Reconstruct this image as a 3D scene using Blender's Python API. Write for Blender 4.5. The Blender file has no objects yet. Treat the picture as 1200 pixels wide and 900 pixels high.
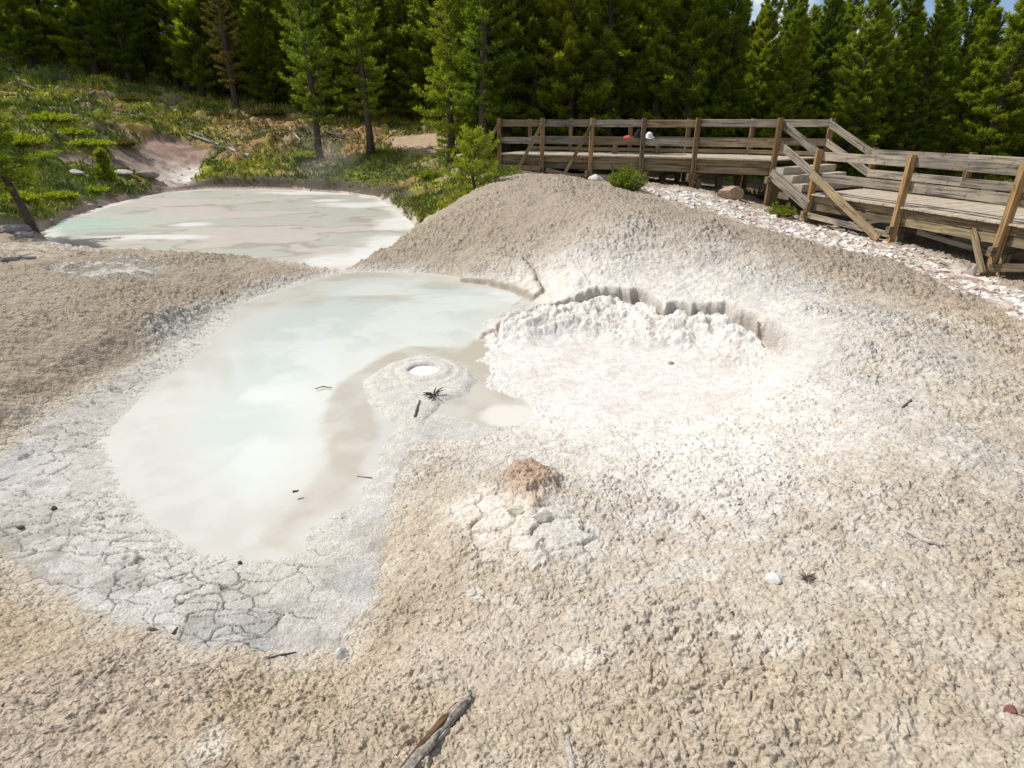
import bpy, math, random
import numpy as np
from mathutils import Vector, Matrix
R = math.radians
rng = np.random.default_rng(7)
random.seed(7)
scene = bpy.context.scene
COL = scene.collection

# ------------------------------------------------------------------ camera
CZ = 3.0; TH = R(24.1); FPX = 693.0
ct, st = math.cos(TH), math.sin(TH)
cam = bpy.data.cameras.new('camera'); cam_o = bpy.data.objects.new('camera', cam); COL.objects.link(cam_o)
cam_o.location = (0, 0, CZ); cam_o.rotation_euler = (math.pi/2 - TH, 0, 0)
cam.sensor_width = 36; cam.lens = 36*FPX/1200; cam.clip_start = 0.05; cam.clip_end = 2000
scene.camera = cam_o

def ray(px, py):
    a = (px-600)/FPX; u = (450-py)/FPX
    return np.array([a, ct+u*st, -st+u*ct])
def at_z(px, py, z):
    d = ray(px, py); t = (z-CZ)/d[2]; return d*t + np.array([0, 0, CZ])
def at_D(px, py, D):
    d = ray(px, py); return d*(D/d[1]) + np.array([0, 0, CZ])

# ------------------------------------------------------------------ numpy noise
def h2(ix, iy, s):
    n = (ix*374761393 + iy*668265263 + s*97531) & 0xffffffff
    n = ((n ^ (n >> 13))*1274126177) & 0xffffffff
    return ((n ^ (n >> 16)) & 0xffffff)/float(0x1000000)
def vnoise(x, y, s=0):
    ix = np.floor(x).astype(np.int64); iy = np.floor(y).astype(np.int64)
    fx = x-ix; fy = y-iy
    fx = fx*fx*(3-2*fx); fy = fy*fy*(3-2*fy)
    a = h2(ix, iy, s); b = h2(ix+1, iy, s); c = h2(ix, iy+1, s); d = h2(ix+1, iy+1, s)
    return (a*(1-fx)+b*fx)*(1-fy) + (c*(1-fx)+d*fx)*fy
def fbm(x, y, s=0, o=4):
    t = 0; a = .5; n = 0
    for i in range(o):
        t = t + a*vnoise(x, y, s+i*13); n += a; a *= .5; x = x*2.03+7.1; y = y*2.03+3.7
    return t/n
def worley(x, y, s=0, jit=.95):
    ix = np.floor(x).astype(np.int64); iy = np.floor(y).astype(np.int64)
    f1 = np.full(x.shape, 9.); f2 = np.full(x.shape, 9.); idn = np.zeros(x.shape)
    for dx in (-1, 0, 1):
        for dy in (-1, 0, 1):
            cx = ix+dx; cy = iy+dy
            r1 = h2(cx, cy, s)
            ddx = cx+.5+(r1-.5)*jit-x; ddy = cy+.5+(h2(cx, cy, s+5)-.5)*jit-y
            d = np.sqrt(ddx*ddx+ddy*ddy)
            m = d < f1
            f2 = np.where(m, f1, np.minimum(f2, d)); idn = np.where(m, r1, idn); f1 = np.where(m, d, f1)
    return f1, f2, idn
def sst(a, b, x):
    t = np.clip((x-a)/(b-a), 0, 1); return t*t*(3-2*t)

# ------------------------------------------------------------------ base terrain (radial basis in log-polar space)
CP = [(0,900,.45),(300,900,.5),(600,900,.6),(900,900,.8),(1200,900,.95),(-250,900,.5),(1450,900,1.0),
 (0,700,.2),(100,765,.2),(230,795,.22),(350,800,.2),(500,780,.35),(700,800,.55),(900,780,.75),(1200,750,.95),(1400,700,.95),
 (-150,650,.22),(470,700,.15),(480,620,.1),(520,560,.1),(620,650,.36),(620,575,.3),(700,560,.33),(800,600,.5),(900,600,.65),(1000,600,.8),(1200,600,.95),
 (750,510,.18),(850,500,.3),(930,450,.45),(1000,480,.7),(1100,500,.85),(1200,480,.85),(960,400,.62),(1050,400,.8),(1150,420,.75),(1200,395,.5),
 (1200,345,.05),(1160,325,0),(1045,285,.2),(940,262,.27),(900,243,.54),(807,220,.98),(690,212,1.09),
 (612,360,.12),(690,330,.5),(735,322,.55),(850,342,.52),(930,368,.58),(800,280,1.0),(900,310,.8),(1000,335,.6),(700,260,1.15),
 (640,213,1.42),(690,216,1.38),(560,228,1.2),(500,260,.65),(440,300,.15),(400,315,.02),(760,230,1.2),(640,300,.5),(590,318,.3),(560,265,.75),(530,310,.14),
 (200,300,.42),(100,305,.5),(0,312,.6),(330,318,.15),(0,400,.55),(100,380,.45),(200,360,.3),(0,480,.3),(110,440,.12),(250,350,.1),(-200,400,.8),
 (300,299,-.03),(60,282,.08),(0,275,.3),(230,296,.05),(-100,275,.6),
 (300,560,.02),(200,520,.03),(60,600,.06),(150,660,.06),(300,700,.06),(400,600,.02),(300,450,0),(450,400,0),(560,350,0),(560,470,.03),(700,430,.05),(820,430,.08),(60,520,.06),
 (150,260,-.12),(300,250,-.12),(420,270,-.12),(350,225,-.12),
 (240,211,.3),(320,209,.35),(400,211,.2),(450,226,.1),(490,240,.15),(520,222,.7)]
DP = [(560,205,21.5),(480,190,30),(430,182,31),(375,186,31),(330,180,33),(280,162,36),(250,125,44),(100,90,44),(0,85,44),(200,100,48),
 (350,130,44),(450,145,40),(520,155,36),(0,130,33),(100,140,34),(180,150,36),(250,148,38),(0,205,23),(60,190,27),(150,180,31),(205,190,32.5),
 (218,211,32),(150,213,28.5),(100,230,24.5),(40,247,20.5),(-120,120,30),(-120,220,19),(-200,80,40),(560,180,28)]
RP = [(3,26,1.3),(7,25,.9),(11,21.5,.35),(14,17,.1),(18,13,0),(12,7,.3),(16,4,.6),(-1,30,1.5),(-12,60,6.5),(0,60,3.6),(15,55,1.8),(30,40,1.2),(-35,50,8.5),
 (-25,15,1.6),(-15,4,1.1),(0,.5,.8),(0,-3,1.0),(8,0,1.1),(-8,-1,1.0),(0,-40,2),(60,0,2),(-60,0,4),(0,150,12),(80,120,4),(-90,120,18),(0,500,20),(300,300,10),(-300,300,26)]
pts = [at_z(*c) for c in CP] + [at_D(*c) for c in DP] + [np.array(c, float) for c in RP]
pts = np.array(pts)
def lp(x, y):
    r = np.sqrt(x*x+y*y+1e-6); return np.log(r), np.arctan2(x, y), r
pu, pa, _ = lp(pts[:, 0], pts[:, 1])
CC = .10
def phi(d2): return np.sqrt(d2+CC*CC)
A = phi((pu[:, None]-pu)**2+(pa[:, None]-pa)**2)
n = len(pu)
M = np.zeros((n+1, n+1)); M[:n, :n] = A + np.eye(n)*-0.004; M[:n, n] = 1; M[n, :n] = 1
W_ = np.linalg.solve(M, np.append(pts[:, 2], 0))
def rbf(u, a):
    sh = u.shape; u = u.ravel(); a = a.ravel(); out = np.zeros(len(u))
    for i in range(0, len(u), 20000):
        out[i:i+20000] = phi((u[i:i+20000, None]-pu)**2+(a[i:i+20000, None]-pa)**2) @ W_[:n]
    return (out+W_[n]).reshape(sh)

# ---- grid: 360 degrees, dense where the view looks
NF, NR = 1200, 1330
az = np.concatenate([np.linspace(-math.pi, -1.0, 70)[:-1], np.linspace(-1.0, 1.0, NF), np.linspace(1.0, math.pi, 70)[1:]])
uu = np.concatenate([np.linspace(math.log(.08), math.log(1.1), 40)[:-1], np.linspace(math.log(1.1), math.log(68), NR), np.linspace(math.log(68), math.log(900), 50)[1:]])
na, nu = len(az), len(uu)
cu = np.unique(np.concatenate([np.arange(0, nu, 4), [nu-1]])); ca = np.unique(np.concatenate([np.arange(0, na, 4), [na-1]]))
def coarse(f):           # evaluate on the thinned grid, bilinear back to the full one
    Uc, Ac = np.meshgrid(uu[cu], az[ca], indexing='ij')
    v = f(Uc, Ac)
    t = np.empty((nu, len(ca)))
    for j in range(len(ca)): t[:, j] = np.interp(np.arange(nu), cu, v[:, j])
    o = np.empty((nu, na))
    for i in range(nu): o[i] = np.interp(np.arange(na), ca, t[i])
    return o
UU, AA = np.meshgrid(uu, az, indexing='ij')
RR = np.exp(UU); X = RR*np.sin(AA); Y = RR*np.cos(AA)
Z0 = coarse(rbf)

def hit(px, py):         # where a view ray meets the base terrain
    d = ray(px, py); ts = np.exp(np.linspace(math.log(1.5), math.log(80), 900))
    P = d[None, :]*ts[:, None]/np.linalg.norm(d); P[:, 2] += CZ
    u, a, _ = lp(P[:, 0], P[:, 1]); g = rbf(u, a)
    k = np.argmax(P[:, 2] < g)
    if k == 0: k = 899
    return np.array([P[k, 0], P[k, 1], g[k]])
def sdf(poly, z=None):   # signed distance (inside +) in log-polar units, polygon given as photo points on the terrain
    V = np.array([(hit(*p) if z is None else at_z(p[0], p[1], z)) for p in poly])
    vu, va, _ = lp(V[:, 0], V[:, 1])
    def f(U, Aa):
        d = np.full(U.shape, 9.); ins = np.zeros(U.shape, bool)
        for i in range(len(vu)):
            j = (i+1) % len(vu)
            eu, ea = vu[j]-vu[i], va[j]-va[i]
            wu, wa = U-vu[i], Aa-va[i]
            t = np.clip((wu*eu+wa*ea)/(eu*eu+ea*ea+1e-12), 0, 1)
            d = np.minimum(d, np.hypot(wu-t*eu, wa-t*ea))
            c = ((va[i] > Aa) != (va[j] > Aa)) & (U < (vu[j]-vu[i])*(Aa-va[i])/(va[j]-va[i]+1e-12)+vu[i])
            ins ^= c
        return np.where(ins, d, -d)
    return coarse(f)
PG = dict(
 basin=[(-60,600),(-20,540),(20,507),(80,465),(150,427),(215,385),(285,350),(345,330),(400,318),(460,317),(530,319),(575,322),(625,334),(640,352),(600,372),(640,400),(640,470),(560,512),(485,520),(462,570),(450,640),(436,700),(400,755),(330,765),(230,755),(140,727),(60,682),(0,640)],
 water=[(222,398),(268,368),(335,338),(380,328),(440,320),(520,320),(562,325),(612,334),(630,350),(605,368),(590,400),(560,425),(600,468),(638,492),(618,508),(570,498),(530,480),(500,478),(470,478),(440,505),(425,540),(405,580),(345,610),(325,640),(250,632),(190,600),(160,560),(160,500),(200,460),(222,432)],
 aqua=[(215,430),(270,385),(335,345),(400,330),(480,320),(570,326),(612,336),(625,350),(600,366),(580,395),(540,412),(480,410),(430,432),(395,455),(378,490),(385,540),(355,590),(310,632),(230,620),(165,575),(160,520),(195,465)],
 cone=[(425,447),(455,425),(500,415),(540,425),(560,445),(548,462),(520,470),(505,485),(495,505),(455,492),(432,470)],
 crater=[(600,376),(640,361),(680,345),(732,335),(758,346),(776,360),(800,357),(845,354),(885,364),(924,380),(930,394),(905,425),(888,455),(850,478),(780,496),(700,505),(650,495),(615,465),(575,435),(562,415),(585,388)],
 smoothf=[(600,385),(700,385),(800,392),(870,408),(880,440),(840,475),(760,492),(690,500),(640,485),(600,455),(568,425),(575,400)],
 farpool=[(50,264),(80,252),(130,240),(190,223),(240,219),(320,217),(400,220),(440,232),(480,245),(494,256),(470,278),(430,298),(402,313),(380,314),(330,304),(230,297),(100,291),(58,280)],
 gravel=[(745,220),(800,222),(870,240),(945,262),(1045,285),(1160,325),(1300,380),(1300,420),(1200,378),(1050,308),(960,290),(870,262),(790,240)],
 white=[(560,330),(700,300),(850,320),(950,350),(1030,430),(1010,520),(900,590),(800,610),(720,590),(660,540),(560,520),(490,515),(480,500),(560,440),(620,380)],
 knob=[(580,575),(590,553),(615,545),(645,550),(660,568),(655,585),(625,600),(597,597)],
 plates=[(520,600),(560,575),(600,575),(650,580),(705,610),(720,645),(650,665),(590,665),(540,645)],
 beyond=[(-300,300),(-100,275),(10,262),(50,262),(80,250),(130,238),(190,222),(215,214),(240,216),(320,214),(400,216),(445,228),(488,245),(500,248),(540,226),(600,207),(690,207),(800,212),(900,240),(1000,262),(1200,318),(1400,330),(1400,120),(600,144),(560,150),(300,110),(-300,60)],
 stream=[(35,183),(110,180),(155,172),(165,160),(215,165),(245,178),(238,205),(222,217),(180,222),(120,240),(95,245),(175,210),(150,205),(60,195)],
 alcove=[(540,327),(570,323),(600,326),(626,337),(636,331),(615,308),(570,304),(540,318)],
 tanch=[(390,455),(440,420),(480,405),(540,408),(572,385),(600,362),(628,368),(602,395),(575,420),(605,465),(645,492),(625,515),(560,500),(500,485),(430,445),(447,500),(428,550),(412,590),(350,612),(345,650),(300,640),(345,590),(385,545),(376,490)],
 dirt=[(455,165),(520,160),(560,175),(545,200),(500,192),(450,182)],
)
SD = {k: sdf(v, 0.0 if k in ('water','aqua','tanch') else None) for k, v in PG.items()}
# metric distances with wobble so that no outline is straight
wob = (fbm(X*2.2, Y*2.2, 3)-.5)*.30 + (fbm(X*9, Y*9, 5)-.5)*.07
wob1 = (fbm(X*5, Y*5, 7)-.5)*.14 + (fbm(X*22, Y*22, 9)-.5)*.035
def MD(k, w=0, s=1.): return SD[k]*RR + w*s
far_fade = 1-sst(18, 30, RR)

# ------------------------------------------------------------------ relief
bas = sst(-.55, .12, MD('basin', wob, .6))
basc = sst(-.04, .07, MD('basin', wob, .45)+.10*(fbm(X*14, Y*14, 92, 3)-.5))
cra_d = MD('crater', (fbm(X*2.2, Y*2.2, 3)-.5)*.25+(np.abs(fbm(X*2.3+1, Y*1.2, 4, 3)-.5))*.75-.07+(fbm(X*11, Y*11, 69)-.5)*.05)
cra = sst(-.07, .06, cra_d)
cone_d = MD('cone', wob1, .5)
far_d = MD('farpool', wob, .8)
bey = np.maximum(sst(-.15, .5, MD('beyond', wob, .6)), sst(36, 42, RR))
wat_d = MD('water', wob1, .6)
plates = sst(-.08, .2, MD('plates', wob1)+.35*(fbm(X*6, Y*6, 94, 3)-.5))
knob = sst(-.05, .20, MD('knob', wob1, 1.4))
grav = sst(-.12, .2, MD('gravel', wob))
stream = sst(-.2, .4, MD('stream', wob))
smf = sst(-.1, .35, MD('smoothf', wob))

def clods(x, y, s):
    wx = x+(fbm(x*14, y*14, s+40, 2)-.5)*.06; wy = y+(fbm(x*14+9, y*14+4, s+41, 2)-.5)*.06
    f1, f2, i1 = worley(wx*17, wy*17, s)
    g1, g2, i2 = worley(wx*32, wy*32, s+3)
    k1, k2, i3 = worley((wx+wob*.3)*9.5, (wy+wob*.3)*9.5, s+8)
    a = (np.clip((f2-f1)*2.2, 0, 1)**.6*.6+.5*np.clip(1-f1*1.1, 0, 1))*(.35+.8*i1)
    b = (np.clip((g2-g1)*2.2, 0, 1)**.6*.6+.5*np.clip(1-g1*1.1, 0, 1))*(.35+.8*i2)
    c = (np.clip((k2-k1)*2.6, 0, 1)**.6*.6+.5*np.clip(1-k1*1.1, 0, 1))*(.2+1.0*i3)
    return a, b, c
ca_, cb_, cc_ = clods(X, Y, 11)
fine = 1-sst(7, 14, RR)
mid_ = .35+.65*sst(3.5, 8, RR)
patch = sst(.3, .65, fbm(X*1.3, Y*1.3, 77, 3))
rightw = sst(-.5, 1.5, X)*sst(2.5, 4, RR)
clod_h = (.026+.012*rightw)*ca_*(.5+.6*patch) + .016*cb_*fine + (.036+.016*rightw+.026*sst(8, 12, RR)+.01*sst(5, 8, RR)*(X<0))*cc_*mid_*(.4+.6*patch) + .03*(fbm(X*7, Y*7, 15, 3)-.5) + .012*(fbm(X*34, Y*34, 16, 2)-.5)*fine
bigc = 0
big = (fbm(X*2.5, Y*2.5, 21, 3)-.5)*.10
rough = (1-basc)*(1-smf)*(1-bey)*(1-grav*.8)
rough *= 1-.8*plates
wi0 = sst(-.6, 1.0, MD('white', wob, 2.2))
rough *= (1-.38*wi0)*(.62+.38*sst(.35, .6, fbm(X*1.1+5, Y*1.1, 96, 3)))*(1-.6*sst(-.6, -.1, cra_d))
nearbasin = sst(.0, .25, -MD('basin', wob, .45))      # ground calms down towards the flats
hgt = Z0 + big*(1-bas)*(1-smf)*np.clip(RR/6, .3, 1)
hgt = hgt*(1-bas) + bas*(np.clip(Z0, 0, .12)*.4 + .012)
hgt += rough*(.35+.65*nearbasin)*clod_h*(1-sst(20, 30, RR))
# crater floor, shaded scarp and the slumped blocks below it
floor_z = .03 + .10*sst(.0, 1., -cra_d) + .015*(fbm(X*6, Y*6, 31)-.5)
bk1, bk2, bki = worley((X+wob*.9)*3.2, (Y+wob*.9)*4.6, 61)
block = np.clip((bk2-bk1)*2.2, 0, 1)**.6*(.25+.9*bki)
backm = sst(7.8, 8.8, Y+.25*X)
backside = backm*sst(.0, .12, cra_d)*(1-sst(.45, 1.25, cra_d+wob*1.2))
flr = floor_z + .19*backside*(1-.55*sst(.25, .8, cra_d)) + .06*block*backside*sst(.02, .15, cra_d)+.02*backside*ca_ + .055*sst(.4, 1, fbm(X*7, Y*7, 35))*backside + (1-smf)*(.020*cc_+.010*ca_)
wall_h = np.maximum(hgt, flr)
lipn = .19+.20*fbm(X*1.3, Y*1.3, 64)
near_lip = sst(-.55, -.03, cra_d)*backm*(cra_d < .2)*(.72+.28*sst(.40, .55, fbm(X*1.6+3, Y*1.6, 67)))
hgt = hgt*(1-near_lip) + near_lip*(np.maximum(Z0*.35+lipn*.7, Z0*.9)+.02*cb_+.02*ca_+.04*(fbm(X*7, Y*7, 68)-.5))
hgt = hgt*(1-.0)    # slightly raised lip
hgt = hgt*(1-cra) + flr*cra
lump2 = (1-smf)*cra*(1-backside)
hgt += lump2*(.010*ca_)*(1-sst(20, 30, RR))
alc = MD('alcove', wob1, .3)
hgt += .10*sst(-.05, .04, alc+.12*(fbm(X*7, Y*7, 66)-.5))*(1-sst(.08, .5, alc))
# liquid areas
hgt -= sst(-.55, .45, wat_d)*.065
coneh = .02*sst(-.04, .25, cone_d)
hgt = np.where(cone_d > -.05, np.maximum(hgt, -.02+.045*sst(-.08, .12, cone_d)+coneh + .008*cb_), hgt)
cc = at_z(497, 433, .06); dcone = np.hypot(X-cc[0], (Y-cc[1]))+wob1*.45
cr_ = .21
hgt += .022*np.exp(-((dcone-cr_*1.15)/.10)**2) + .006*np.cos(dcone*42)*(dcone > cr_*1.2)*(1-sst(.4, .75, dcone))*(cone_d > 0)
hgt -= .07*(1-sst(cr_*.75, cr_*1.05, dcone))*(dcone < cr_*1.2)
ff_ = sst(-.22, .04, far_d); hgt = np.where(far_d > -.4, hgt*(1-ff_) + (-.16)*ff_, hgt)
FARZ = -.08
inf0 = sst(24, 26, Y)*(X > 1)
# turf bank dropping into the far pool
bank = sst(-.05, .22, MD('beyond', wob, .8))*(1-sst(-1.4, -.3, X)*(Y < 30))
hgt += bank*(1-stream)*(.10+.16*fbm(X*1.1, Y*1.1, 51)+.10*(fbm(X*4, Y*4, 53)-.5))*(1-sst(40, 60, RR))
humm = bey*(1-sst(-1.4, -.3, X)*(Y < 30))*(1-sst(-.2, .5, MD('dirt', wob, 2)))*(1-stream)*(1-grav)*(1-inf0)
hgt += humm*(.28*sst(.45, .7, fbm(X*.9, Y*.9, 54, 3))-.05)
hgt += stream*(.05*(fbm(X*3, Y*3, 57)-.5)+.05*sst(.5, .6, fbm(X*1.2+4, Y*3.5, 58)))
hgt += grav*(.05*(fbm(X*5, Y*5, 59)-.3))
# knob and the cracked plates around it
shore = (SD['beyond']*RR > -.9)
hgt = np.where(shore & (far_d > -2.5), np.minimum(hgt, FARZ+.05+np.maximum(-far_d-.15, 0)*.35+.30*bank*(1-stream)), hgt)
q1, q2, qi = worley((X+wob1*.9+wob*.5)*4.2, (Y+wob1*.9)*4.8, 71)
pl = np.clip((q2-q1)*4.5, 0, 1)**.5
hgt += plates*(.050*pl*(.4+.8*qi)-.012+.008*ca_) + knob*(.13+.05*(fbm(X*6, Y*6, 73)-.5)+.018*ca_+.012*cb_+.015*cc_)
# drying cracks on the flats
wb2 = (fbm(X*1.3, Y*1.3, 91)-.5)*1.1
w1, w2, wi = worley((X*.62+Y*.35+wob*.9+wb2)*2.5, (Y*1.25-X*.3+wob*.9-wb2*.6)*2.5, 81)
e1, e2, ei = worley((X*.8+wob*.6+wb2*.4)*6.0, (Y*1.3+wob*.6)*6.0, 83)
crk = (1-sst(.0, .030, w2-w1))*sst(.28, .42, fbm(X*1.7, Y*1.7, 85)+.05) + .8*(1-sst(.0, .06, e2-e1))*sst(.34, .50, fbm(X*1.5, Y*1.5, 86))
dryw = sst(-.25, -.02, -wat_d+.15*(fbm(X*2,Y*2,87)-.5))*bas*(1-cra)*sst(-2.4, -.2, -X-.30*Y)   # left dry flat only
crk = np.clip(crk, 0, 1)*dryw*(RR < 14)*sst(-1.25, -1.7, X+.12*(Y-4)+wob)*basc
hgt += -.022*crk + dryw*.006*(fbm(X*18, Y*18, 88)-.5)
hgt += bas*(1-sst(-.1, .0, wat_d))*.010*(fbm(X*26, Y*26, 89)-.5)
Z = hgt

def gz(x, y):
    r = math.hypot(x, y); i = np.interp(math.log(r), uu, np.arange(nu)); j = np.interp(math.atan2(x, y), az, np.arange(na))
    i0, j0 = int(i), int(j); i1, j1 = min(i0+1, nu-1), min(j0+1, na-1); fi, fj = i-i0, j-j0
    return float((Z[i0, j0]*(1-fj)+Z[i0, j1]*fj)*(1-fi) + (Z[i1, j0]*(1-fj)+Z[i1, j1]*fj)*fi)
def hitg(px, py):        # like hit() but on the finished relief
    d = ray(px, py); d = d/np.linalg.norm(d); lastt = 1.5; t = 1.5
    while t < 90:
        p = d*t
        if CZ+p[2] < gz(p[0], p[1]): break
        lastt = t; t *= 1.004
    p = d*(t+lastt)/2
    return Vector((p[0], p[1], gz(p[0], p[1])))

# ------------------------------------------------------------------ colours of the ground, with far bank shade painted in
def c3(*c): return np.array(c, float)
def mixc(a, b, m): return a*(1-m[..., None]) + b*m[..., None]
def full(c): return np.broadcast_to(c, X.shape+(3,)).copy()
TAN = c3(.475,.39,.28); DTAN = c3(.375,.315,.24); GRY = c3(.47,.445,.40); WHT = c3(.72,.695,.645); PINK = c3(.44,.30,.23)
C = full(TAN)
C = mixc(C, c3(.41,.335,.25), .7*sst(.4, .65, fbm(X*1.4, Y*1.4, 101)))
C = mixc(C, c3(.52,.44,.36), .6*sst(.5, .7, fbm(X*.9+5, Y*.9, 103)))
C0 = 0
# left and rear mounds are darker mud, the right is greyer
leftm = sst(0, 1.2, (Y-6.2)*.9 - (X+1.2)*.35)*(X < 2.5) * sst(5.2, 7, Y)
rearm = sst(11.8, 13.5, RR)
C = mixc(C, DTAN, .85*np.maximum(leftm*(X < -.5), rearm*(X < 3.5)))
C = mixc(C, c3(.38,.315,.25), .8*sst(9.8, 12.0, RR)*(X >= 0))
wz = sst(-1.5, .35, MD('white', wob, 2.0))
spk = sst(.42, .62, fbm(X*8, Y*8, 105))
wo_ = sst(-2.2, .1, MD('white', wob, 2.4)); wi_ = sst(-.7, 1.0, MD('white', wob, 2.2)+.5*(fbm(X*11, Y*11, 95)-.5))
C = mixc(C, c3(.56,.53,.475), wo_*(.55+.45*spk)*.95)
C = mixc(C, WHT, wi_*(.7+.3*spk))
C = mixc(C, c3(.50,.485,.455), .5*sst(2.2, 3.6, X+.5*wob)*sst(.42, .6, fbm(X*2.2, Y*2.2, 106))*wo_)
for (a_, b__, r_) in ((245,880,.13),(680,775,.09),(860,748,.07),(915,757,.10),(835,672,.06),(1110,380,.3),(560,700,.06),(1020,690,.05)):
    p_ = hit(a_, b__); C = mixc(C, c3(.72,.68,.60), .62*(1-sst(.2, 1.6, np.hypot(X-p_[0], Y-p_[1])/r_+1.6*(fbm(X*9, Y*9, 107, 3)-.5))))
rimw = np.exp(-(MD('basin', wob, .8)/.16)**2)*(RR < 14)
C = mixc(C, c3(.60,.56,.47), .6*rimw*sst(.35, .6, fbm(X*3, Y*3, 109)))
cf = mixc(full(GRY), c3(.56,.54,.50), sst(.35, .65, fbm(X*1.6, Y*1.6, 111)))
cf = mixc(cf, c3(.33,.31,.275), .7*sst(.5, .68, fbm(X*5, Y*5, 113)))
cf = mixc(cf, c3(.43,.44,.45), .6*sst(.6, .0, MD('basin'))*sst(.4, .7, fbm(X*2.2, Y*2.2, 114)))
cf = mixc(cf, c3(.60,.57,.52), .6*sst(-.9, .0, wat_d)*(.4+.6*spk))
C = mixc(C, cf, basc*(1-cra))
ccr = mixc(full(c3(.72,.69,.645)), c3(.66,.62,.57), sst(.4, .7, fbm(X*3, Y*3, 115)))
C = mixc(C, ccr, cra)
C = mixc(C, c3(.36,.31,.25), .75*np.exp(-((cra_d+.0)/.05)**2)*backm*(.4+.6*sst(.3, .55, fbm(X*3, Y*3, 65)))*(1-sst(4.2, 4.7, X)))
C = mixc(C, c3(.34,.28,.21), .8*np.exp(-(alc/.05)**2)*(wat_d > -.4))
C = mixc(C, c3(.60,.56,.50), sst(-.08, .1, cone_d)*.6)
C = mixc(C, c3(.78,.74,.69), sst(.0, .25, cone_d)*.8)
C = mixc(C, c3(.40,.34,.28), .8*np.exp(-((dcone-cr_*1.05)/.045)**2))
for r_, w_ in ((.36, .45), (.50, .35), (.62, .25)): C = mixc(C, c3(.46,.41,.35), w_*np.exp(-((dcone-r_)/.022)**2)*(cone_d > 0)*sst(.35, .55, fbm(X*6, Y*6, 93)))
C = mixc(C, c3(.58,.56,.505), .9*sst(-.75, -.05, wat_d)*sst(.3, -.6, X+.25*Y-1.5))
C = mixc(C, c3(.72,.66,.58), plates*.85)
C = mixc(C, c3(.50,.49,.45), plates*(1-knob)*.8*sst(.2, .0, Y-3.55+wob)*sst(-.1, .25, X-.1+wob))
C = mixc(C, c3(.28,.23,.18), plates*(1-sst(.01, .05, q2-q1))*.7)
C = mixc(C, c3(.46,.315,.225), np.clip(knob*1.1, 0, 1)*.85)
C = mixc(C, c3(.15,.13,.11), np.clip(crk*1.4, 0, 1)*.85)
p_ = hit(128, 314); pd_ = np.sqrt(((X-p_[0])/1.0)**2+((Y-p_[1])/.9)**2)+wob
C = mixc(C, c3(.30,.28,.25), .6*(1-sst(.7, 1.2, pd_)))
C = mixc(C, c3(.62,.60,.56), .8*(1-sst(.6, 1.1, pd_))*sst(.5, .6, fbm(X*6, Y*6, 119)))
p2_ = hit(20, 292); C = mixc(C, c3(.56,.50,.41), .8*(1-sst(.8, 1.4, np.sqrt(((X-p2_[0])/2.)**2+((Y-p2_[1])/2.2)**2)+wob))*sst(.47, .55, fbm(X*2, Y*5, 118)))
# white scree strip, the soils beyond and the painted bank shade
cg = mixc(full(c3(.66,.60,.53)), c3(.42,.33,.27), sst(.45, .6, fbm(X*4, Y*4, 121)))
C = mixc(C, cg, grav)
g1 = mixc(full(c3(.16,.19,.035)), c3(.36,.36,.05), sst(.4, .65, fbm(X*.5, Y*.5, 123)))
redd = np.clip(.7*sst(.58, .68, fbm(X*.35+2, Y*.35+8, 125))+1.1*np.exp(-(((X+9.5)/4)**2+((Y-35)/2.4)**2))+1.1*np.exp(-(((X+14.5)/5)**2+((Y-38.5)/3)**2)), 0, 1)
g1 = mixc(g1, c3(.34,.20,.10), redd*.9)
g1 = mixc(g1, c3(.07,.10,.02), sst(.52, .62, fbm(X*.7+3, Y*.7, 126))*.8)
g1 = mixc(g1, c3(.34,.27,.17), .8*sst(.56, .68, fbm(X*1.2, Y*1.2, 127)))
g1 = mixc(g1, c3(.06,.045,.03), sst(.60, .7, fbm(X*2.5, Y*2.5, 128))*.8)
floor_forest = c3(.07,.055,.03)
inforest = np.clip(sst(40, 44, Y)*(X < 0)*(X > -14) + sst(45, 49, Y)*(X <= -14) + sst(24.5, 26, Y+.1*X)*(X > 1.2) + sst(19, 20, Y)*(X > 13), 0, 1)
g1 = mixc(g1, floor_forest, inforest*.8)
g1 = mixc(g1, c3(.44,.33,.22), sst(-.2, .5, MD('dirt', wob, 2)))
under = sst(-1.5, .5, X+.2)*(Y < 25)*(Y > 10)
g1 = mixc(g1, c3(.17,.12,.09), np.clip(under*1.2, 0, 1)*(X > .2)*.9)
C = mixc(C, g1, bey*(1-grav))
cs = mixc(full(c3(.40,.29,.23)), c3(.26,.19,.15), sst(.4, .6, fbm(X*1.1, Y*2.5, 131)))
cs = mixc(cs, c3(.78,.74,.68), np.exp(-(((X+15.8)/1.6)**2+((Y-31.2)/2.2)**2))*sst(.3, .55, fbm(X*2, Y*2, 133)+.1))
cs = mixc(cs, c3(.33,.16,.12), .5*np.exp(-(((X+16)/3.5)**2+((Y-33.6)/.7)**2)))
C = mixc(C, cs, stream)
rim_f = np.exp(-((far_d+.15)/.25)**2)
C = mixc(C, c3(.62,.56,.50), rim_f*sst(.4, .55, fbm(X*.8, Y*.8, 135))*.9*(1-bey))
bank_shade = sst(-1.1, -.5, far_d)*(far_d < .3)*shore*(1-stream)*sst(17, 19, Y)
C = mixc(C, c3(.085,.07,.05), bank_shade*.85*sst(.06, .02, np.abs(fbm(X*2, Y*2, 136)-.5)*.0)*(far_d < -.18+wob*.3))  # dark bank soil, with the shade of the turf edge painted into its colour
C = mixc(C, c3(.50,.36,.31), .8*(far_d > -.2)*(X < -10)*shore)
C = np.clip(C*(.90+.2*fbm(X*30, Y*30, 141, 2))[..., None], 0, 1)

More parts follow.
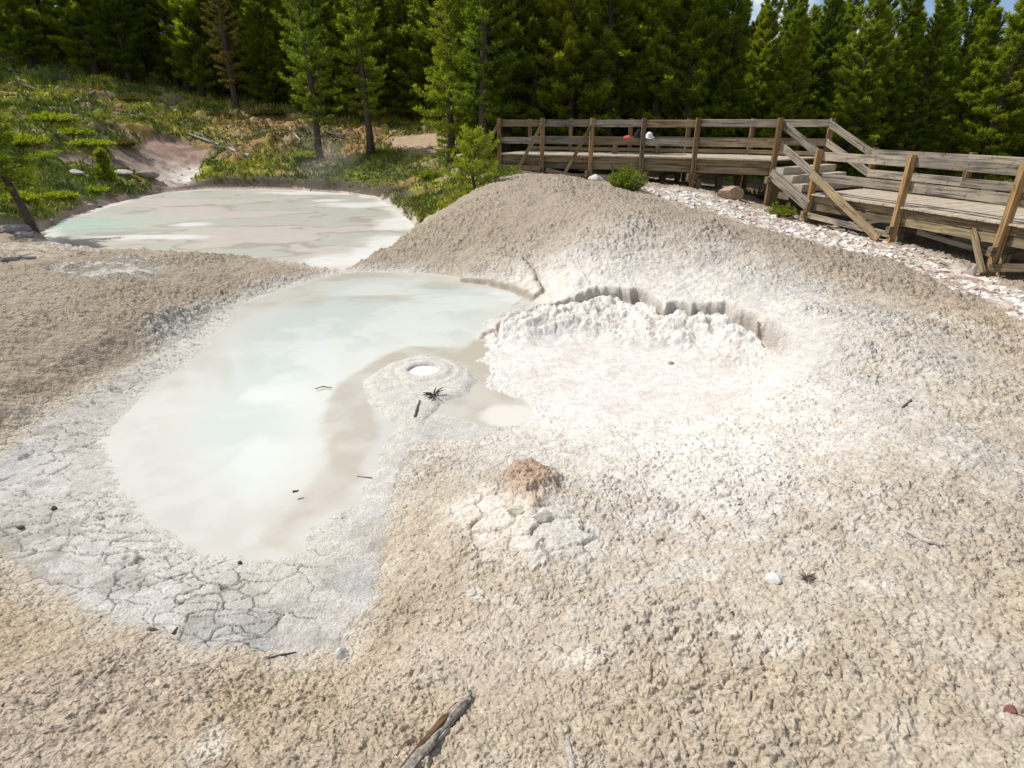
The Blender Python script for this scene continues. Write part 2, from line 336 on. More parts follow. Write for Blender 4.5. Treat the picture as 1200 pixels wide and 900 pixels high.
def mesh_obj(name, V, F, mat=None, parent=None, smooth=False, col=None):
    me = bpy.data.meshes.new(name); V = np.asarray(V, np.float32); 
    if isinstance(F, np.ndarray):
        k = F.shape[1]; nf = len(F)
        me.vertices.add(len(V)); me.vertices.foreach_set('co', V.ravel())
        me.loops.add(nf*k); me.loops.foreach_set('vertex_index', F.astype(np.int32).ravel())
        me.polygons.add(nf); me.polygons.foreach_set('loop_start', np.arange(0, nf*k, k, dtype=np.int32))
        me.update(calc_edges=True); me.validate()
    else:
        me.from_pydata([tuple(map(float, v)) for v in V], [], [tuple(map(int, f)) for f in F]); me.update()
    if col is not None:
        at = me.color_attributes.new('Col', 'FLOAT_COLOR', 'POINT')
        cc4 = np.ones((len(V), 4), np.float32); cc4[:, :3] = col; at.data.foreach_set('color', cc4.ravel())
    me.polygons.foreach_set('use_smooth', [smooth]*len(me.polygons))
    if mat: me.materials.append(mat)
    o = bpy.data.objects.new(name, me); COL.objects.link(o)
    if parent: o.parent = parent
    return o
def tag(o, label=None, cat=None, group=None, kind=None):
    if label: o['label'] = label
    if cat: o['category'] = cat
    if group: o['group'] = group
    if kind: o['kind'] = kind
    return o
def empty(name, loc, rz=0.):
    o = bpy.data.objects.new(name, None); COL.objects.link(o); o.location = loc; o.rotation_euler = (0, 0, rz); o.empty_display_size = .2
    return o

# ------------------------------------------------------------------ materials
def new_mat(name):
    m = bpy.data.materials.new(name); m.use_nodes = True
    nt = m.node_tree; b = nt.nodes['Principled BSDF']
    return m, nt, b
def N(nt, t, **kw):
    n = nt.nodes.new(t)
    for k, v in kw.items(): setattr(n, k, v)
    return n
def mixrgb(nt, a, b, fac, mode='MIX'):
    n = N(nt, 'ShaderNodeMix', data_type='RGBA', blend_type=mode)
    for s, v in ((n.inputs[6], a), (n.inputs[7], b), (n.inputs[0], fac)):
        if hasattr(v, 'links') or isinstance(v, bpy.types.NodeSocket): nt.links.new(v, s)
        elif isinstance(v, (int, float)): s.default_value = v
        else: s.default_value = (*v, 1)
    return n.outputs[2]
def ramp(nt, sock, a, b):
    n = N(nt, 'ShaderNodeMapRange'); n.inputs[1].default_value = a; n.inputs[2].default_value = b
    nt.links.new(sock, n.inputs[0]); return n.outputs[0]
def noise(nt, vec, scale, detail=4, rough=.55):
    n = N(nt, 'ShaderNodeTexNoise'); n.inputs['Scale'].default_value = scale; n.inputs['Detail'].default_value = detail; n.inputs['Roughness'].default_value = rough
    if vec is not None: nt.links.new(vec, n.inputs['Vector'])
    return n.outputs[0]
def bump(nt, b, h, strength=.5, dist=.01):
    n = N(nt, 'ShaderNodeBump'); n.inputs['Strength'].default_value = strength; n.inputs['Distance'].default_value = dist
    nt.links.new(h, n.inputs['Height']); nt.links.new(n.outputs[0], b.inputs['Normal'])

def mat_ground():
    m, nt, b = new_mat('ground')
    at = N(nt, 'ShaderNodeVertexColor', layer_name='Col'); tc = N(nt, 'ShaderNodeTexCoord')
    n1 = noise(nt, tc.outputs['Object'], 55, 6, .65); n2 = noise(nt, tc.outputs['Object'], 9, 5)
    v = N(nt, 'ShaderNodeTexVoronoi'); v.inputs['Scale'].default_value = 60; nt.links.new(tc.outputs['Object'], v.inputs['Vector'])
    k = ramp(nt, n1, .3, .7)
    c = mixrgb(nt, at.outputs[0], mixrgb(nt, (.72,.70,.68), (1.2,1.2,1.2), k), 1.0, 'MULTIPLY')
    k2 = ramp(nt, n2, .35, .65)
    c = mixrgb(nt, c, mixrgb(nt, (.90,.89,.88), (1.08,1.08,1.08), k2), 1.0, 'MULTIPLY')
    nt.links.new(c, b.inputs['Base Color']); b.inputs['Roughness'].default_value = .95; b.inputs['Specular IOR Level'].default_value = .15
    ad = N(nt, 'ShaderNodeMath', operation='SUBTRACT'); nt.links.new(n1, ad.inputs[0]); 
    ml = N(nt, 'ShaderNodeMath', operation='MULTIPLY'); nt.links.new(v.outputs['Distance'], ml.inputs[0]); ml.inputs[1].default_value = .5
    nt.links.new(ml.outputs[0], ad.inputs[1])
    ra = N(nt, 'ShaderNodeAttribute', attribute_name='Rgh')
    nv = N(nt, 'ShaderNodeTexNoise'); nv.inputs['Scale'].default_value = 12; nt.links.new(tc.outputs['Object'], nv.inputs['Vector'])
    wv = N(nt, 'ShaderNodeMix', data_type='VECTOR'); wv.inputs[0].default_value = .06; nt.links.new(tc.outputs['Object'], wv.inputs[4]); nt.links.new(nv.outputs['Color'], wv.inputs[5])
    tot = None
    for sc_, wt in ((14, 1.0), (33, .6)):
        v2 = N(nt, 'ShaderNodeTexVoronoi'); v2.inputs['Scale'].default_value = sc_; nt.links.new(wv.outputs[1], v2.inputs['Vector'])
        mm = N(nt, 'ShaderNodeMath', operation='MULTIPLY'); nt.links.new(v2.outputs['Distance'], mm.inputs[0]); mm.inputs[1].default_value = -wt
        if tot is None: tot = mm.outputs[0]
        else:
            aa_ = N(nt, 'ShaderNodeMath', operation='ADD'); nt.links.new(tot, aa_.inputs[0]); nt.links.new(mm.outputs[0], aa_.inputs[1]); tot = aa_.outputs[0]
    mr = N(nt, 'ShaderNodeMath', operation='MULTIPLY'); nt.links.new(tot, mr.inputs[0]); nt.links.new(ra.outputs['Fac'], mr.inputs[1])
    b1 = N(nt, 'ShaderNodeBump'); b1.inputs['Strength'].default_value = 1; b1.inputs['Distance'].default_value = .024; nt.links.new(mr.outputs[0], b1.inputs['Height'])
    b2 = N(nt, 'ShaderNodeBump'); b2.inputs['Strength'].default_value = .8; b2.inputs['Distance'].default_value = .013; nt.links.new(ad.outputs[0], b2.inputs['Height']); nt.links.new(b1.outputs[0], b2.inputs['Normal'])
    nt.links.new(b2.outputs[0], b.inputs['Normal'])
    return m
def mat_vcol(name, rough=.8, spec=.2, bs=None, sc=20, bd=.01, mul=(.8, 1.15)):
    m, nt, b = new_mat(name)
    at = N(nt, 'ShaderNodeVertexColor', layer_name='Col'); tc = N(nt, 'ShaderNodeTexCoord')
    n1 = noise(nt, tc.outputs['Object'], sc, 5)
    k = ramp(nt, n1, .3, .7)
    c = mixrgb(nt, at.outputs[0], mixrgb(nt, (mul[0],)*3, (mul[1],)*3, k), 1.0, 'MULTIPLY')
    nt.links.new(c, b.inputs['Base Color']); b.inputs['Roughness'].default_value = rough; b.inputs['Specular IOR Level'].default_value = spec
    if bs: bump(nt, b, n1, bs, bd)
    return m
def mat_wood(name, c1, c2, c3_, rough=.85):
    m, nt, b = new_mat(name)
    tc = N(nt, 'ShaderNodeTexCoord'); oi = N(nt, 'ShaderNodeObjectInfo')
    mp = N(nt, 'ShaderNodeMapping'); mp.inputs['Scale'].default_value = (1.2, 22, 22); nt.links.new(tc.outputs['Object'], mp.inputs['Vector'])
    cmb = N(nt, 'ShaderNodeVectorMath', operation='ADD'); sc = N(nt, 'ShaderNodeVectorMath', operation='SCALE'); sc.inputs['Scale'].default_value = 31
    cx = N(nt, 'ShaderNodeCombineXYZ'); 
    for i in range(3): nt.links.new(oi.outputs['Random'], cx.inputs[i])
    nt.links.new(cx.outputs[0], sc.inputs[0]); nt.links.new(mp.outputs[0], cmb.inputs[0]); nt.links.new(sc.outputs[0], cmb.inputs[1])
    g = noise(nt, cmb.outputs[0], 1.0, 6, .6)
    ad2 = N(nt, 'ShaderNodeVectorMath', operation='ADD'); nt.links.new(tc.outputs['Object'], ad2.inputs[0]); nt.links.new(sc.outputs[0], ad2.inputs[1])
    p = noise(nt, ad2.outputs[0], 2.2, 4)
    c = mixrgb(nt, c1, c2, ramp(nt, p, .35, .65))
    c = mixrgb(nt, c, c3_, ramp(nt, g, .46, .66))
    st_ = noise(nt, ad2.outputs[0], 5.5, 5, .7); c = mixrgb(nt, c, c3_, ramp(nt, st_, .58, .72))
    rb = ramp(nt, oi.outputs['Random'], 0, 1)
    c = mixrgb(nt, c, mixrgb(nt, (.65,.62,.60), (1.25,1.2,1.12), rb), 1.0, 'MULTIPLY')
    nt.links.new(c, b.inputs['Base Color']); b.inputs['Roughness'].default_value = rough; b.inputs['Specular IOR Level'].default_value = .2
    bump(nt, b, g, .6, .01)
    return m
def mat_plain(name, col, rough=.8, n=.25, scale=12):
    m, nt, b = new_mat(name); tc = N(nt, 'ShaderNodeTexCoord')
    f = noise(nt, tc.outputs['Object'], scale, 5)
    lo = tuple(x*(1-n) for x in col); hi = tuple(min(1, x*(1+n)) for x in col)
    nt.links.new(mixrgb(nt, lo, hi, ramp(nt, f, .3, .7)), b.inputs['Base Color']); b.inputs['Roughness'].default_value = rough
    b.inputs['Specular IOR Level'].default_value = .25
    bump(nt, b, f, .5, .01)
    return m
def mat_leaf(name, lo, hi, tr=.35, objvar=.35):
    m, nt, b = new_mat(name)
    at = N(nt, 'ShaderNodeVertexColor', layer_name='Col'); oi = N(nt, 'ShaderNodeObjectInfo')
    sp = N(nt, 'ShaderNodeSeparateColor'); nt.links.new(at.outputs[0], sp.inputs[0])
    c = mixrgb(nt, lo, hi, sp.outputs[0])
    c = mixrgb(nt, c, mixrgb(nt, (1-objvar, 1-objvar*.8, 1-objvar*.3), (1+objvar*.7, 1+objvar*.5, 1), oi.outputs['Random']), 1.0, 'MULTIPLY')
    nt.links.new(c, b.inputs['Base Color']); b.inputs['Roughness'].default_value = .6; b.inputs['Specular IOR Level'].default_value = .25
    t = N(nt, 'ShaderNodeBsdfTranslucent'); nt.links.new(mixrgb(nt, c, (1.1,1.25,.6), 1.0, 'MULTIPLY'), t.inputs[0])
    mx = N(nt, 'ShaderNodeMixShader'); mx.inputs[0].default_value = tr
    nt.links.new(b.outputs[0], mx.inputs[1]); nt.links.new(t.outputs[0], mx.inputs[2])
    nt.links.new(mx.outputs[0], nt.nodes['Material Output'].inputs[0])
    return m
M = {}
M['ground'] = mat_ground()
M['needle'] = mat_leaf('needles', (.055,.092,.012), (.33,.375,.028), .50)
M['needle_red'] = mat_leaf('dry_needles', (.06,.065,.015), (.19,.14,.035), .3)
M['grass'] = mat_vcol('grass_blades', .8, .15, mul=(.75, 1.2), sc=1.5)
M['bark'] = mat_plain('bark', (.095,.072,.056), .95, .45, 14)
M['dead'] = mat_plain('dead_wood', (.40,.375,.345), .9, .4, 30)
M['deadd'] = mat_plain('dark_dead_wood', (.13,.10,.08), .9, .5, 20)
M['stone'] = mat_vcol('stone', .9, .2, .6, 18, .02)
M['post'] = mat_wood('brown_weathered_post', (.33,.205,.09), (.31,.22,.115), (.09,.055,.03))
M['rail'] = mat_wood('grey_weathered_rail', (.31,.285,.25), (.42,.365,.28), (.075,.07,.062))
M['raily'] = mat_wood('tan_weathered_rail', (.38,.295,.18), (.26,.21,.14), (.10,.065,.04))
M['fascia'] = mat_wood('deck_edge_board', (.33,.265,.16), (.24,.21,.14), (.085,.062,.04))
M['deck'] = mat_plain('deck_planks', (.44,.37,.28), .85, .22, 6)
M['cloth_w'] = mat_plain('white_cloth', (.8,.8,.8), .8, .05)
M['cloth_r'] = mat_plain('red_cloth', (.55,.05,.05), .8, .15)
M['cloth_b'] = mat_plain('dark_cloth', (.02,.024,.03), .8, .2)

# ------------------------------------------------------------------ ground mesh
V = np.stack([X, Y, Z], -1).reshape(-1, 3)
I, J = np.meshgrid(np.arange(nu-1), np.arange(na-1), indexing='ij')
q = (I*na+J).ravel()
F = np.stack([q, q+na, q+na+1, q+1], 1)[:, ::-1]
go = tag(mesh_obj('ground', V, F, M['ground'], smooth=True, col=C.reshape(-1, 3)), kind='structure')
ra = go.data.attributes.new('Rgh', 'FLOAT', 'POINT'); ra.data.foreach_set('value', np.clip(rough*(1-cra)+.25*grav+.16*cra*(1-smf)+.10, 0, 1).astype(np.float32).ravel())

def sheet(name, mask, z, col, mat, step=1):
    mk = mask.copy(); f = mk[:-1, :-1] | mk[1:, :-1] | mk[:-1, 1:] | mk[1:, 1:]
    sel = q.reshape(nu-1, na-1)[f]
    Fs = np.stack([sel, sel+1, sel+na+1, sel+na], 1)
    used = np.unique(Fs); rm = np.full(nu*na, -1, np.int64); rm[used] = np.arange(len(used))
    Vs = np.stack([X.ravel()[used], Y.ravel()[used], np.broadcast_to(z, X.shape).ravel()[used]], 1)
    return tag(mesh_obj(name, Vs, rm[Fs], mat, smooth=True, col=col.reshape(-1, 3)[used]), kind='structure')
# main pool: milky turquoise with tan settling channels
sw = fbm(X*1.1+1.6*fbm(X*.9, Y*.9, 201), Y*1.1+1.6*fbm(X*.9+4, Y*.9, 203), 205)
wc = mixc(full(c3(.53,.565,.525)), c3(.625,.64,.59), sst(.38, .62, sw))
aq = MD('aqua', wob, .35)
wc = mixc(wc, c3(.62,.62,.55), .8*sst(.7, .0, aq))
tanw = mixc(full(c3(.46,.42,.345)), c3(.52,.485,.415), sst(.4, .65, fbm(X*2.5, Y*2.5, 207)))
tongue = sst(.0, .15, .42-np.hypot(X-at_z(597,487,0)[0], (Y-at_z(597,487,0)[1])*1.3)+wob1)
tanw = mixc(tanw, c3(.66,.62,.55), tongue)
tch = MD('tanch', wob1, .7)
wc = mixc(wc, c3(.60,.585,.52), 1-sst(-.25, .10, aq))
edgef = (1-sst(-.05, 1.0, wat_d+.25*(fbm(X*2.5, Y*2.5, 233)-.5)))*sst(.2, -.5, X+.25*Y-1.5)
wc = mixc(wc, c3(.55,.53,.475), edgef*(.7+.5*sst(.35,.6,fbm(X*4,Y*4,234))))
wc = mixc(wc, tanw, sst(-.06, .09, tch+.10*(fbm(X*5, Y*5, 235)-.5)))
wc = mixc(wc, tanw, .7*sst(10.2, 10.9, Y-.12*X)*sst(.35,.6,fbm(X*.8,Y*2,231)))
cr2 = (1-sst(.0, .045, w2-w1))*sst(-.2, .4, -aq+.9)*sst(.45, .6, fbm(X*.9, Y*.9, 85)+.1)
wm, nt, b = new_mat('milky_water')
at = N(nt, 'ShaderNodeVertexColor', layer_name='Col'); nt.links.new(at.outputs[0], b.inputs['Base Color'])
b.inputs['Roughness'].default_value = .10; b.inputs['IOR'].default_value = 1.33
tc = N(nt, 'ShaderNodeTexCoord'); bump(nt, b, noise(nt, tc.outputs['Object'], 3, 3), .08, .02)
sheet('mud_pool_water', (wat_d > -.35) & (RR < 15) & (cra < .9), 0.0, wc, wm)
disc = dcone < cr_*.98
wv, nt, b = new_mat('white_mud_pool')
b.inputs['Base Color'].default_value = (.84,.82,.78,1); b.inputs['Roughness'].default_value = .25
sheet('small_mud_pool_water', disc, .030+.016*np.clip(1-(dcone/cr_)**2, 0, 1)+.004*np.cos(dcone*60), full(c3(.8,.8,.8)), wv)
# far pool: thicker, matt mud with foam-white rafts
s2 = fbm(X*.38+1.2*fbm(X*.4, Y*.4, 211), Y*.75+1.5*fbm(X*.3+4, Y*.5, 213), 215)
fc = mixc(full(c3(.44,.435,.365)), c3(.50,.455,.39), sst(.42, .52, s2))
fc = mixc(fc, c3(.33,.30,.24), .75*(1-sst(.015, .05, np.abs(s2-.5))))
fc = mixc(fc, c3(.38,.51,.42), .9*np.exp(-(((X-at_z(90,265,FARZ)[0])/2.2)**2+((Y-at_z(90,263,FARZ)[1])/1.6)**2)))
def blob(px, py, a, bb):
    p = at_z(px, py, FARZ); d = np.sqrt(((X-p[0])/a)**2+((Y-p[1])/bb)**2)+ (fbm(X*1.5, Y*1.5, 217)-.5)*.7
    return 1-sst(.45, 1.1, d+.5*(fbm(X*.9, Y*4, 218)-.5))
for a_ in ((170,278,2.1,.55),(228,263,.8,.5),(400,305,1.2,.9),(455,285,1.0,1.6),(470,262,1.0,1.8),(420,240,2.0,1.0),(385,226,4.0,.9),(340,219,4.5,.7),(386,235,.7,.5),(440,300,1,1)):
    fc = mixc(fc, c3(.70,.68,.64), .9*blob(*a_))
fc = mixc(fc, c3(.74,.70,.66), .6*(1-sst(.1, .5, far_d))*sst(.4, .55, fbm(X, Y, 219)))
fm = mat_vcol('far_mud', .42, .3, .15, 2.5, .02, (.95, 1.04))
sheet('far_pool_water', far_d > -.5, FARZ, fc, fm)

# ------------------------------------------------------------------ generic shape helpers
class MB:
    def __init__(s): s.V = []; s.F = []; s.C = []
    def add(s, v, f, c=None):
        o = len(s.V); s.V += [tuple(p) for p in v]; s.F += [tuple(i+o for i in q_) for q_ in f]
        s.C += [c if c is not None else (1, 1, 1)]*len(v)
    def tube(s, pts, rad, n=7, c=None, cap=True, rough=0):
        pts = [Vector(p) for p in pts]; ring = []
        for i, p in enumerate(pts):
            d = (pts[min(i+1, len(pts)-1)]-pts[max(i-1, 0)]).normalized()
            a = d.cross(Vector((0, 0, 1))); a = a.normalized() if a.length > .05 else Vector((1, 0, 0)); b_ = d.cross(a).normalized()
            ring.append([p+(a*math.cos(2*math.pi*k/n)+b_*math.sin(2*math.pi*k/n))*rad[i]*(1+rough*(random.random()-.5)) for k in range(n)])
        v = [x for r_ in ring for x in r_]; f = []
        for i in range(len(pts)-1):
            for k in range(n): f.append((i*n+k, i*n+(k+1) % n, (i+1)*n+(k+1) % n, (i+1)*n+k))
        if cap: f.append(tuple(range(n))[::-1]); f.append(tuple((len(pts)-1)*n+k for k in range(n)))
        s.add(v, f, c)
    def build(s, name, mat, parent=None, smooth=False):
        return mesh_obj(name, s.V, s.F, mat, parent, smooth, np.array(s.C, float))

def board(name, p0, p1, h, t, mat, parent, up=Vector((0, 0, 1)), bev=.006, ends=.0):
    """a sawn board between two points: local X along it, t thick, h high, slightly eased edges"""
    p0, p1 = Vector(p0), Vector(p1); L = (p1-p0).length; x = (p1-p0).normalized()
    y = up.cross(x).normalized(); z = x.cross(y)
    v = []; e = bev
    for xi in (0, L):
        for (yy, zz) in ((-t/2+e, -h/2), (t/2-e, -h/2), (t/2, -h/2+e), (t/2, h/2-e), (t/2-e, h/2), (-t/2+e, h/2), (-t/2, h/2-e), (-t/2, -h/2+e)):
            v.append((xi, yy+random.uniform(-.002, .002), zz+random.uniform(-.003, .003)))
    f = [tuple(range(8))[::-1], tuple(range(8, 16))]+[(k, (k+1) % 8, 8+(k+1) % 8, 8+k) for k in range(8)]
    o = mesh_obj(name, np.array(v), f, mat)
    mt = Matrix((x, y, z)).transposed().to_4x4(); mt.translation = p0
    o.parent = parent; o.matrix_local = parent.matrix_basis.inverted() @ mt if parent else mt
    return o
def blobmesh(r, sx, sy, sz, seed, sub=2, ang=.0, amp=.25, cut=0.25):
    import bmesh
    bm = bmesh.new(); bmesh.ops.create_icosphere(bm, subdivisions=sub, radius=1)
    rn = random.Random(seed)
    pl_ = [(Vector((rn.uniform(-1, 1), rn.uniform(-1, 1), rn.uniform(-.6, 1))).normalized(), rn.uniform(.55, .9)) for _ in range(9)]
    for v in bm.verts:
        p = v.co.copy()
        for nrm, d in pl_:
            k = p.dot(nrm)
            if k > d: p -= nrm*(k-d)
        p *= 1+amp*(rn.random()-.5)*.35
        v.co = Vector((p.x*sx*r, p.y*sy*r, p.z*sz*r))
    vs = np.array([v.co[:] for v in bm.verts]); fs = [tuple(v.index for v in f.verts) for f in bm.faces]
    bm.free(); return vs, fs

# ------------------------------------------------------------------ pines
def needle_tris(centres, dirs, tips, nn, ln, wd, rn):
    """thin needle clusters round each twig point"""
    n_ = len(centres); c = np.repeat(centres, nn, 0); d = np.repeat(dirs, nn, 0); tp = np.repeat(tips, nn)
    rd = rn.normal(size=c.shape); rd /= np.linalg.norm(rd, axis=1)[:, None]
    dd = d*.75+rd*.9; dd /= np.linalg.norm(dd, axis=1)[:, None]
    sd_ = np.cross(dd, rn.normal(size=c.shape)); sd_ /= np.linalg.norm(sd_, axis=1)[:, None]
    l = ln*(.6+.7*rn.random(len(c)))[:, None]; w = wd*(.6+.8*rn.random(len(c)))[:, None]
    a = c-sd_*w*.5+rd*.01; b_ = c+sd_*w*.5+rd*.01; e = c+dd*l
    Vn = np.stack([a, b_, e], 1).reshape(-1, 3)
    Fn = np.arange(len(Vn)).reshape(-1, 3)
    val = np.clip(tp+.25*(rn.random(len(c))-.5), 0, 1)
    col = np.repeat(val, 3); col = np.stack([col]*3, 1); return Vn, Fn, col
def pine_meshes(seed, H, Rm, t0, nb, lean=(0, 0), nn=8, ln=.15, wd=.032, prof=.62, twd=1., sparse=1., rt=None, droop=0.):
    rn = np.random.default_rng(seed); pr = random.Random(seed)
    mb = MB(); k = 9
    def trunk_at(t):
        return Vector((lean[0]*H*t*(.6+.4*t)+.05*math.sin(t*7+seed), lean[1]*H*t*(.6+.4*t)+.05*math.cos(t*6+seed*2), H*t))
    r0 = rt or (.018*H+.02)
    mb.tube([trunk_at(i/k)-(Vector((0, 0, .15)) if i == 0 else Vector()) for i in range(k+1)], [r0*(1-i/k)**.85*(1.25 if i == 0 else 1)+.008 for i in range(k+1)], 8, rough=.12)
    cs, ds, tips = [], [], []
    def twig(p, d, L, tipv):
        m = max(2, int(L/.085*sparse))
        for j in range(m):
            s = (j+.6)/m
            cs.append(p+d*(L*s)); ds.append(d); tips.append(tipv*(.35+.65*s))
    for b_ in range(nb):
        t = t0+(1-t0)*((b_+pr.random()*.8)/nb); 
        if t > .985: continue
        a = b_*2.39996+pr.uniform(-.5, .5)
        lo = (t-t0)/(1-t0)
        shape = (min(1, .55+lo*2.2))*(1-lo)**prof
        L = Rm*shape*pr.uniform(.6, 1.15)*(1+.28*math.sin(a*2+t*9+seed)+.16*math.sin(a*3-t*17+seed*2))+.12
        el = R(-8+50*lo**1.2+pr.uniform(-10, 12)) - droop*(1-lo)
        p = trunk_at(t); hd = Vector((math.cos(a), math.sin(a), 0))
        ptsb = []; dcur = None
        for s in range(6):
            f = s/5
            e = el+R(28)*f*f
            if s == 0: ptsb.append(p.copy()); continue
            dcur = hd*math.cos(e)+Vector((0, 0, math.sin(e)))
            ptsb.append(ptsb[-1]+dcur*(L/5))
        mb.tube(ptsb, [max(.004, (.010+.010*L)*(1-.8*s/5)) for s in range(6)], 3, cap=False)
        nt_ = max(3, int((4+6*L)*twd))
        for j in range(nt_):
            f = .22+.78*(j+pr.random()*.6)/nt_
            if f > 1: f = 1
            ii = min(4, int(f*5)); fr = f*5-ii
            q_ = ptsb[ii].lerp(ptsb[ii+1], min(1, fr)); bd = (ptsb[ii+1]-ptsb[ii]).normalized()
            side = bd.cross(Vector((0, 0, 1))).normalized()*(1 if j % 2 else -1)
            d = (bd*.75+side*pr.uniform(.5, 1.0)+Vector((0, 0, pr.uniform(.0, .7)))).normalized()
            twig(q_, d, (.16+.26*L*(1-f)*1.1)*pr.uniform(.7, 1.2), .45+.55*f)
        twig(ptsb[-2], (ptsb[-1]-ptsb[-2]).normalized()*1, L/5+.12, 1.)
    for j in range(5): twig(trunk_at(.93+.012*j), Vector((pr.uniform(-.4, .4), pr.uniform(-.4, .4), 1)).normalized(), .22, 1.)
    Vn, Fn, col = needle_tris(np.array(cs), np.array(ds), np.array(tips), nn, ln, wd, rn)
    return mb, Vn, Fn, col
def pine(name, seed, H, Rm, t0, nb, label, group=None, mat='needle', **kw):
    mb, Vn, Fn, col = pine_meshes(seed, H, Rm, t0, nb, **kw)
    root = empty(name, (0, 0, 0)); tag(root, label, 'tree', group)
    mb.build('trunk', M['bark'], root, True)
    mesh_obj('crown', Vn, Fn, M[mat], root, False, col)
    return root
def copy_tree(o, parent=None):
    c = o.copy(); COL.objects.link(c)
    if parent: c.parent = parent
    for ch in list(o.children): copy_tree(ch, c)
    return c
def put(o, x, y, rz, s, dz=-.05):
    o.location = (x, y, gz(x, y)+dz); o.rotation_euler = (0, 0, rz); o.scale = (s, s, s)

protos = []
for i, a in enumerate([(11, 9, 1.75, .05, 150), (12, 10, 1.6, .10, 150), (13, 8.5, 1.85, .03, 140), (14, 11, 1.7, .16, 150), (15, 9.5, 2.0, .06, 155)]):
    protos.append(pine('pine_tree', *a, 'x', nn=9, ln=.19, wd=.042))
LAB = {
 'l': ('tall dark pine in the closed forest above the left meadow', 'pines of the forest above the left meadow'),
 'm': ('tall pine in the forest between the dirt clearing and the near railing', 'pines of the middle forest'),
 'r': ('bushy green pine in the dense stand behind the right boardwalk', 'pines behind the boardwalk')}
used = [False]*5
placed = []
def forest(px, D, s, k=None):
    p = at_D(px, 140, D); x, y = p[0], p[1]
    for (a, b_) in placed:
        if (a-x)**2+(b_-y)**2 < (.80+.011*D)**2: return
    placed.append((x, y))
    i = (random.choice((0, 2, 4)) if (px < 560 and D < 50) else random.randrange(5)) if k is None else k
    if not used[i]: o = protos[i]; used[i] = True
    else: o = copy_tree(protos[i])
    put(o, x, y, random.uniform(0, 6.28), s)
    z = 'l' if px < 330 else ('m' if px < 600 else 'r')
    o['label'], o['group'] = LAB[z]
# front rows
for px in range(-60, 340, 27): forest(px+random.uniform(-8, 8), 45.5+random.uniform(-1.5, 3)+(px < 100)*0, random.uniform(.95, 1.3))
for px in range(330, 560, 30): forest(px+random.uniform(-8, 8), 42+random.uniform(-1, 4)-(px-330)*.02, random.uniform(.95, 1.25))
for px in range(560, 1400, 36):
    D = 28-(px-600)*.008 if px < 1000 else 24.5-(px-1000)*.012
    forest(px+random.uniform(-9, 9), D+random.uniform(-.6, 1.5), random.uniform(.62, .80) if px > 820 else random.uniform(.95, 1.2))
for row in range(1, 6):
    for px in range(-120, 1420, 40):
        base = 46 if px < 330 else (42 if px < 540 else (28 if px < 900 else 25.5))
        D = base+row*(3.2 if px > 540 else 4.5)+random.uniform(-1.2, 1.2)
        s = random.uniform(.95, 1.35) if px < 830 else random.uniform(.58, .74)+.012*row*2
        forest(px+random.uniform(-15, 15), D, s)
for i in range(5):
    if not used[i]: put(protos[i], -30-i*2, 60, 0, 1)

# single pines that stand out from the forest
def solo(px, py, s, seed, H, Rm, t0, nb, label, **kw):
    p = hitg(px, py); o = pine('pine_tree', seed, H, Rm, t0, nb, label, **kw); put(o, p.x, p.y, kw.get('rz', 0), s); return o
solo(374, 186, 1, 31, 9.5, 1.7, .17, 85, 'open-crowned pine by the steam on the far bank, thick bare lower trunk', nn=8)
solo(434, 181, 1, 32, 9.0, 1.5, .20, 75, 'thin pine with a reddish bare trunk left of the dirt clearing', nn=8)
solo(277, 127, 1, 33, 9, 1.3, .14, 80, 'pine with olive brown dying foliage at the forest edge', mat='needle_red')
solo(222, 108, 1, 34, 11, 1.5, .18, 90, 'dark pine with a black trunk at the top of the left meadow')
solo(302, 118, 1, 35, 11, 1.2, .3, 80, 'narrow pine with two bare trunk metres right of the olive brown pine')
for (px, D, seed, H, Rm, t0, lab) in ((530, 27, 41, 8.2, 1.35, .04, 'full bright green pine just left of the leaning young pine'), (568, 25.5, 42, 9.5, 1.25, .16, 'tall pine whose trunk rises beside the first railing post'), (596, 27.5, 43, 8.6, 1.2, .12, 'pine directly behind the left end of the railing')):
    p = at_D(px, 180, D); o = pine('pine_tree', seed, H, Rm, t0, 110, lab, nn=9); put(o, p[0], p[1], 0, 1)
o = pine('pine_tree', 51, 3.9, 1.25, .30, 62, 'small leaning pine on the left edge of the far pool', lean=(-.22, 0), nn=12, ln=.12, wd=.022, rt=.11); p = hitg(38, 268); put(o, p.x, p.y, 0, 1, -.1)
o = pine('pine_sapling', 52, 1.65, 1.0, .06, 34, 'bright young pine beside the left end of the boardwalk', nn=11, ln=.13, wd=.018, prof=.5, rt=.05); p = at_D(556, 225, 19.0); put(o, p[0], p[1], 0, 1)
o = pine('pine_sapling', 53, 1.15, .3, .0, 30, 'tiny upright pine seedling on the left bank by the pink stream', nn=10, ln=.13, wd=.03, prof=.6); p = hitg(126, 213); put(o, p.x, p.y, 0, 1)

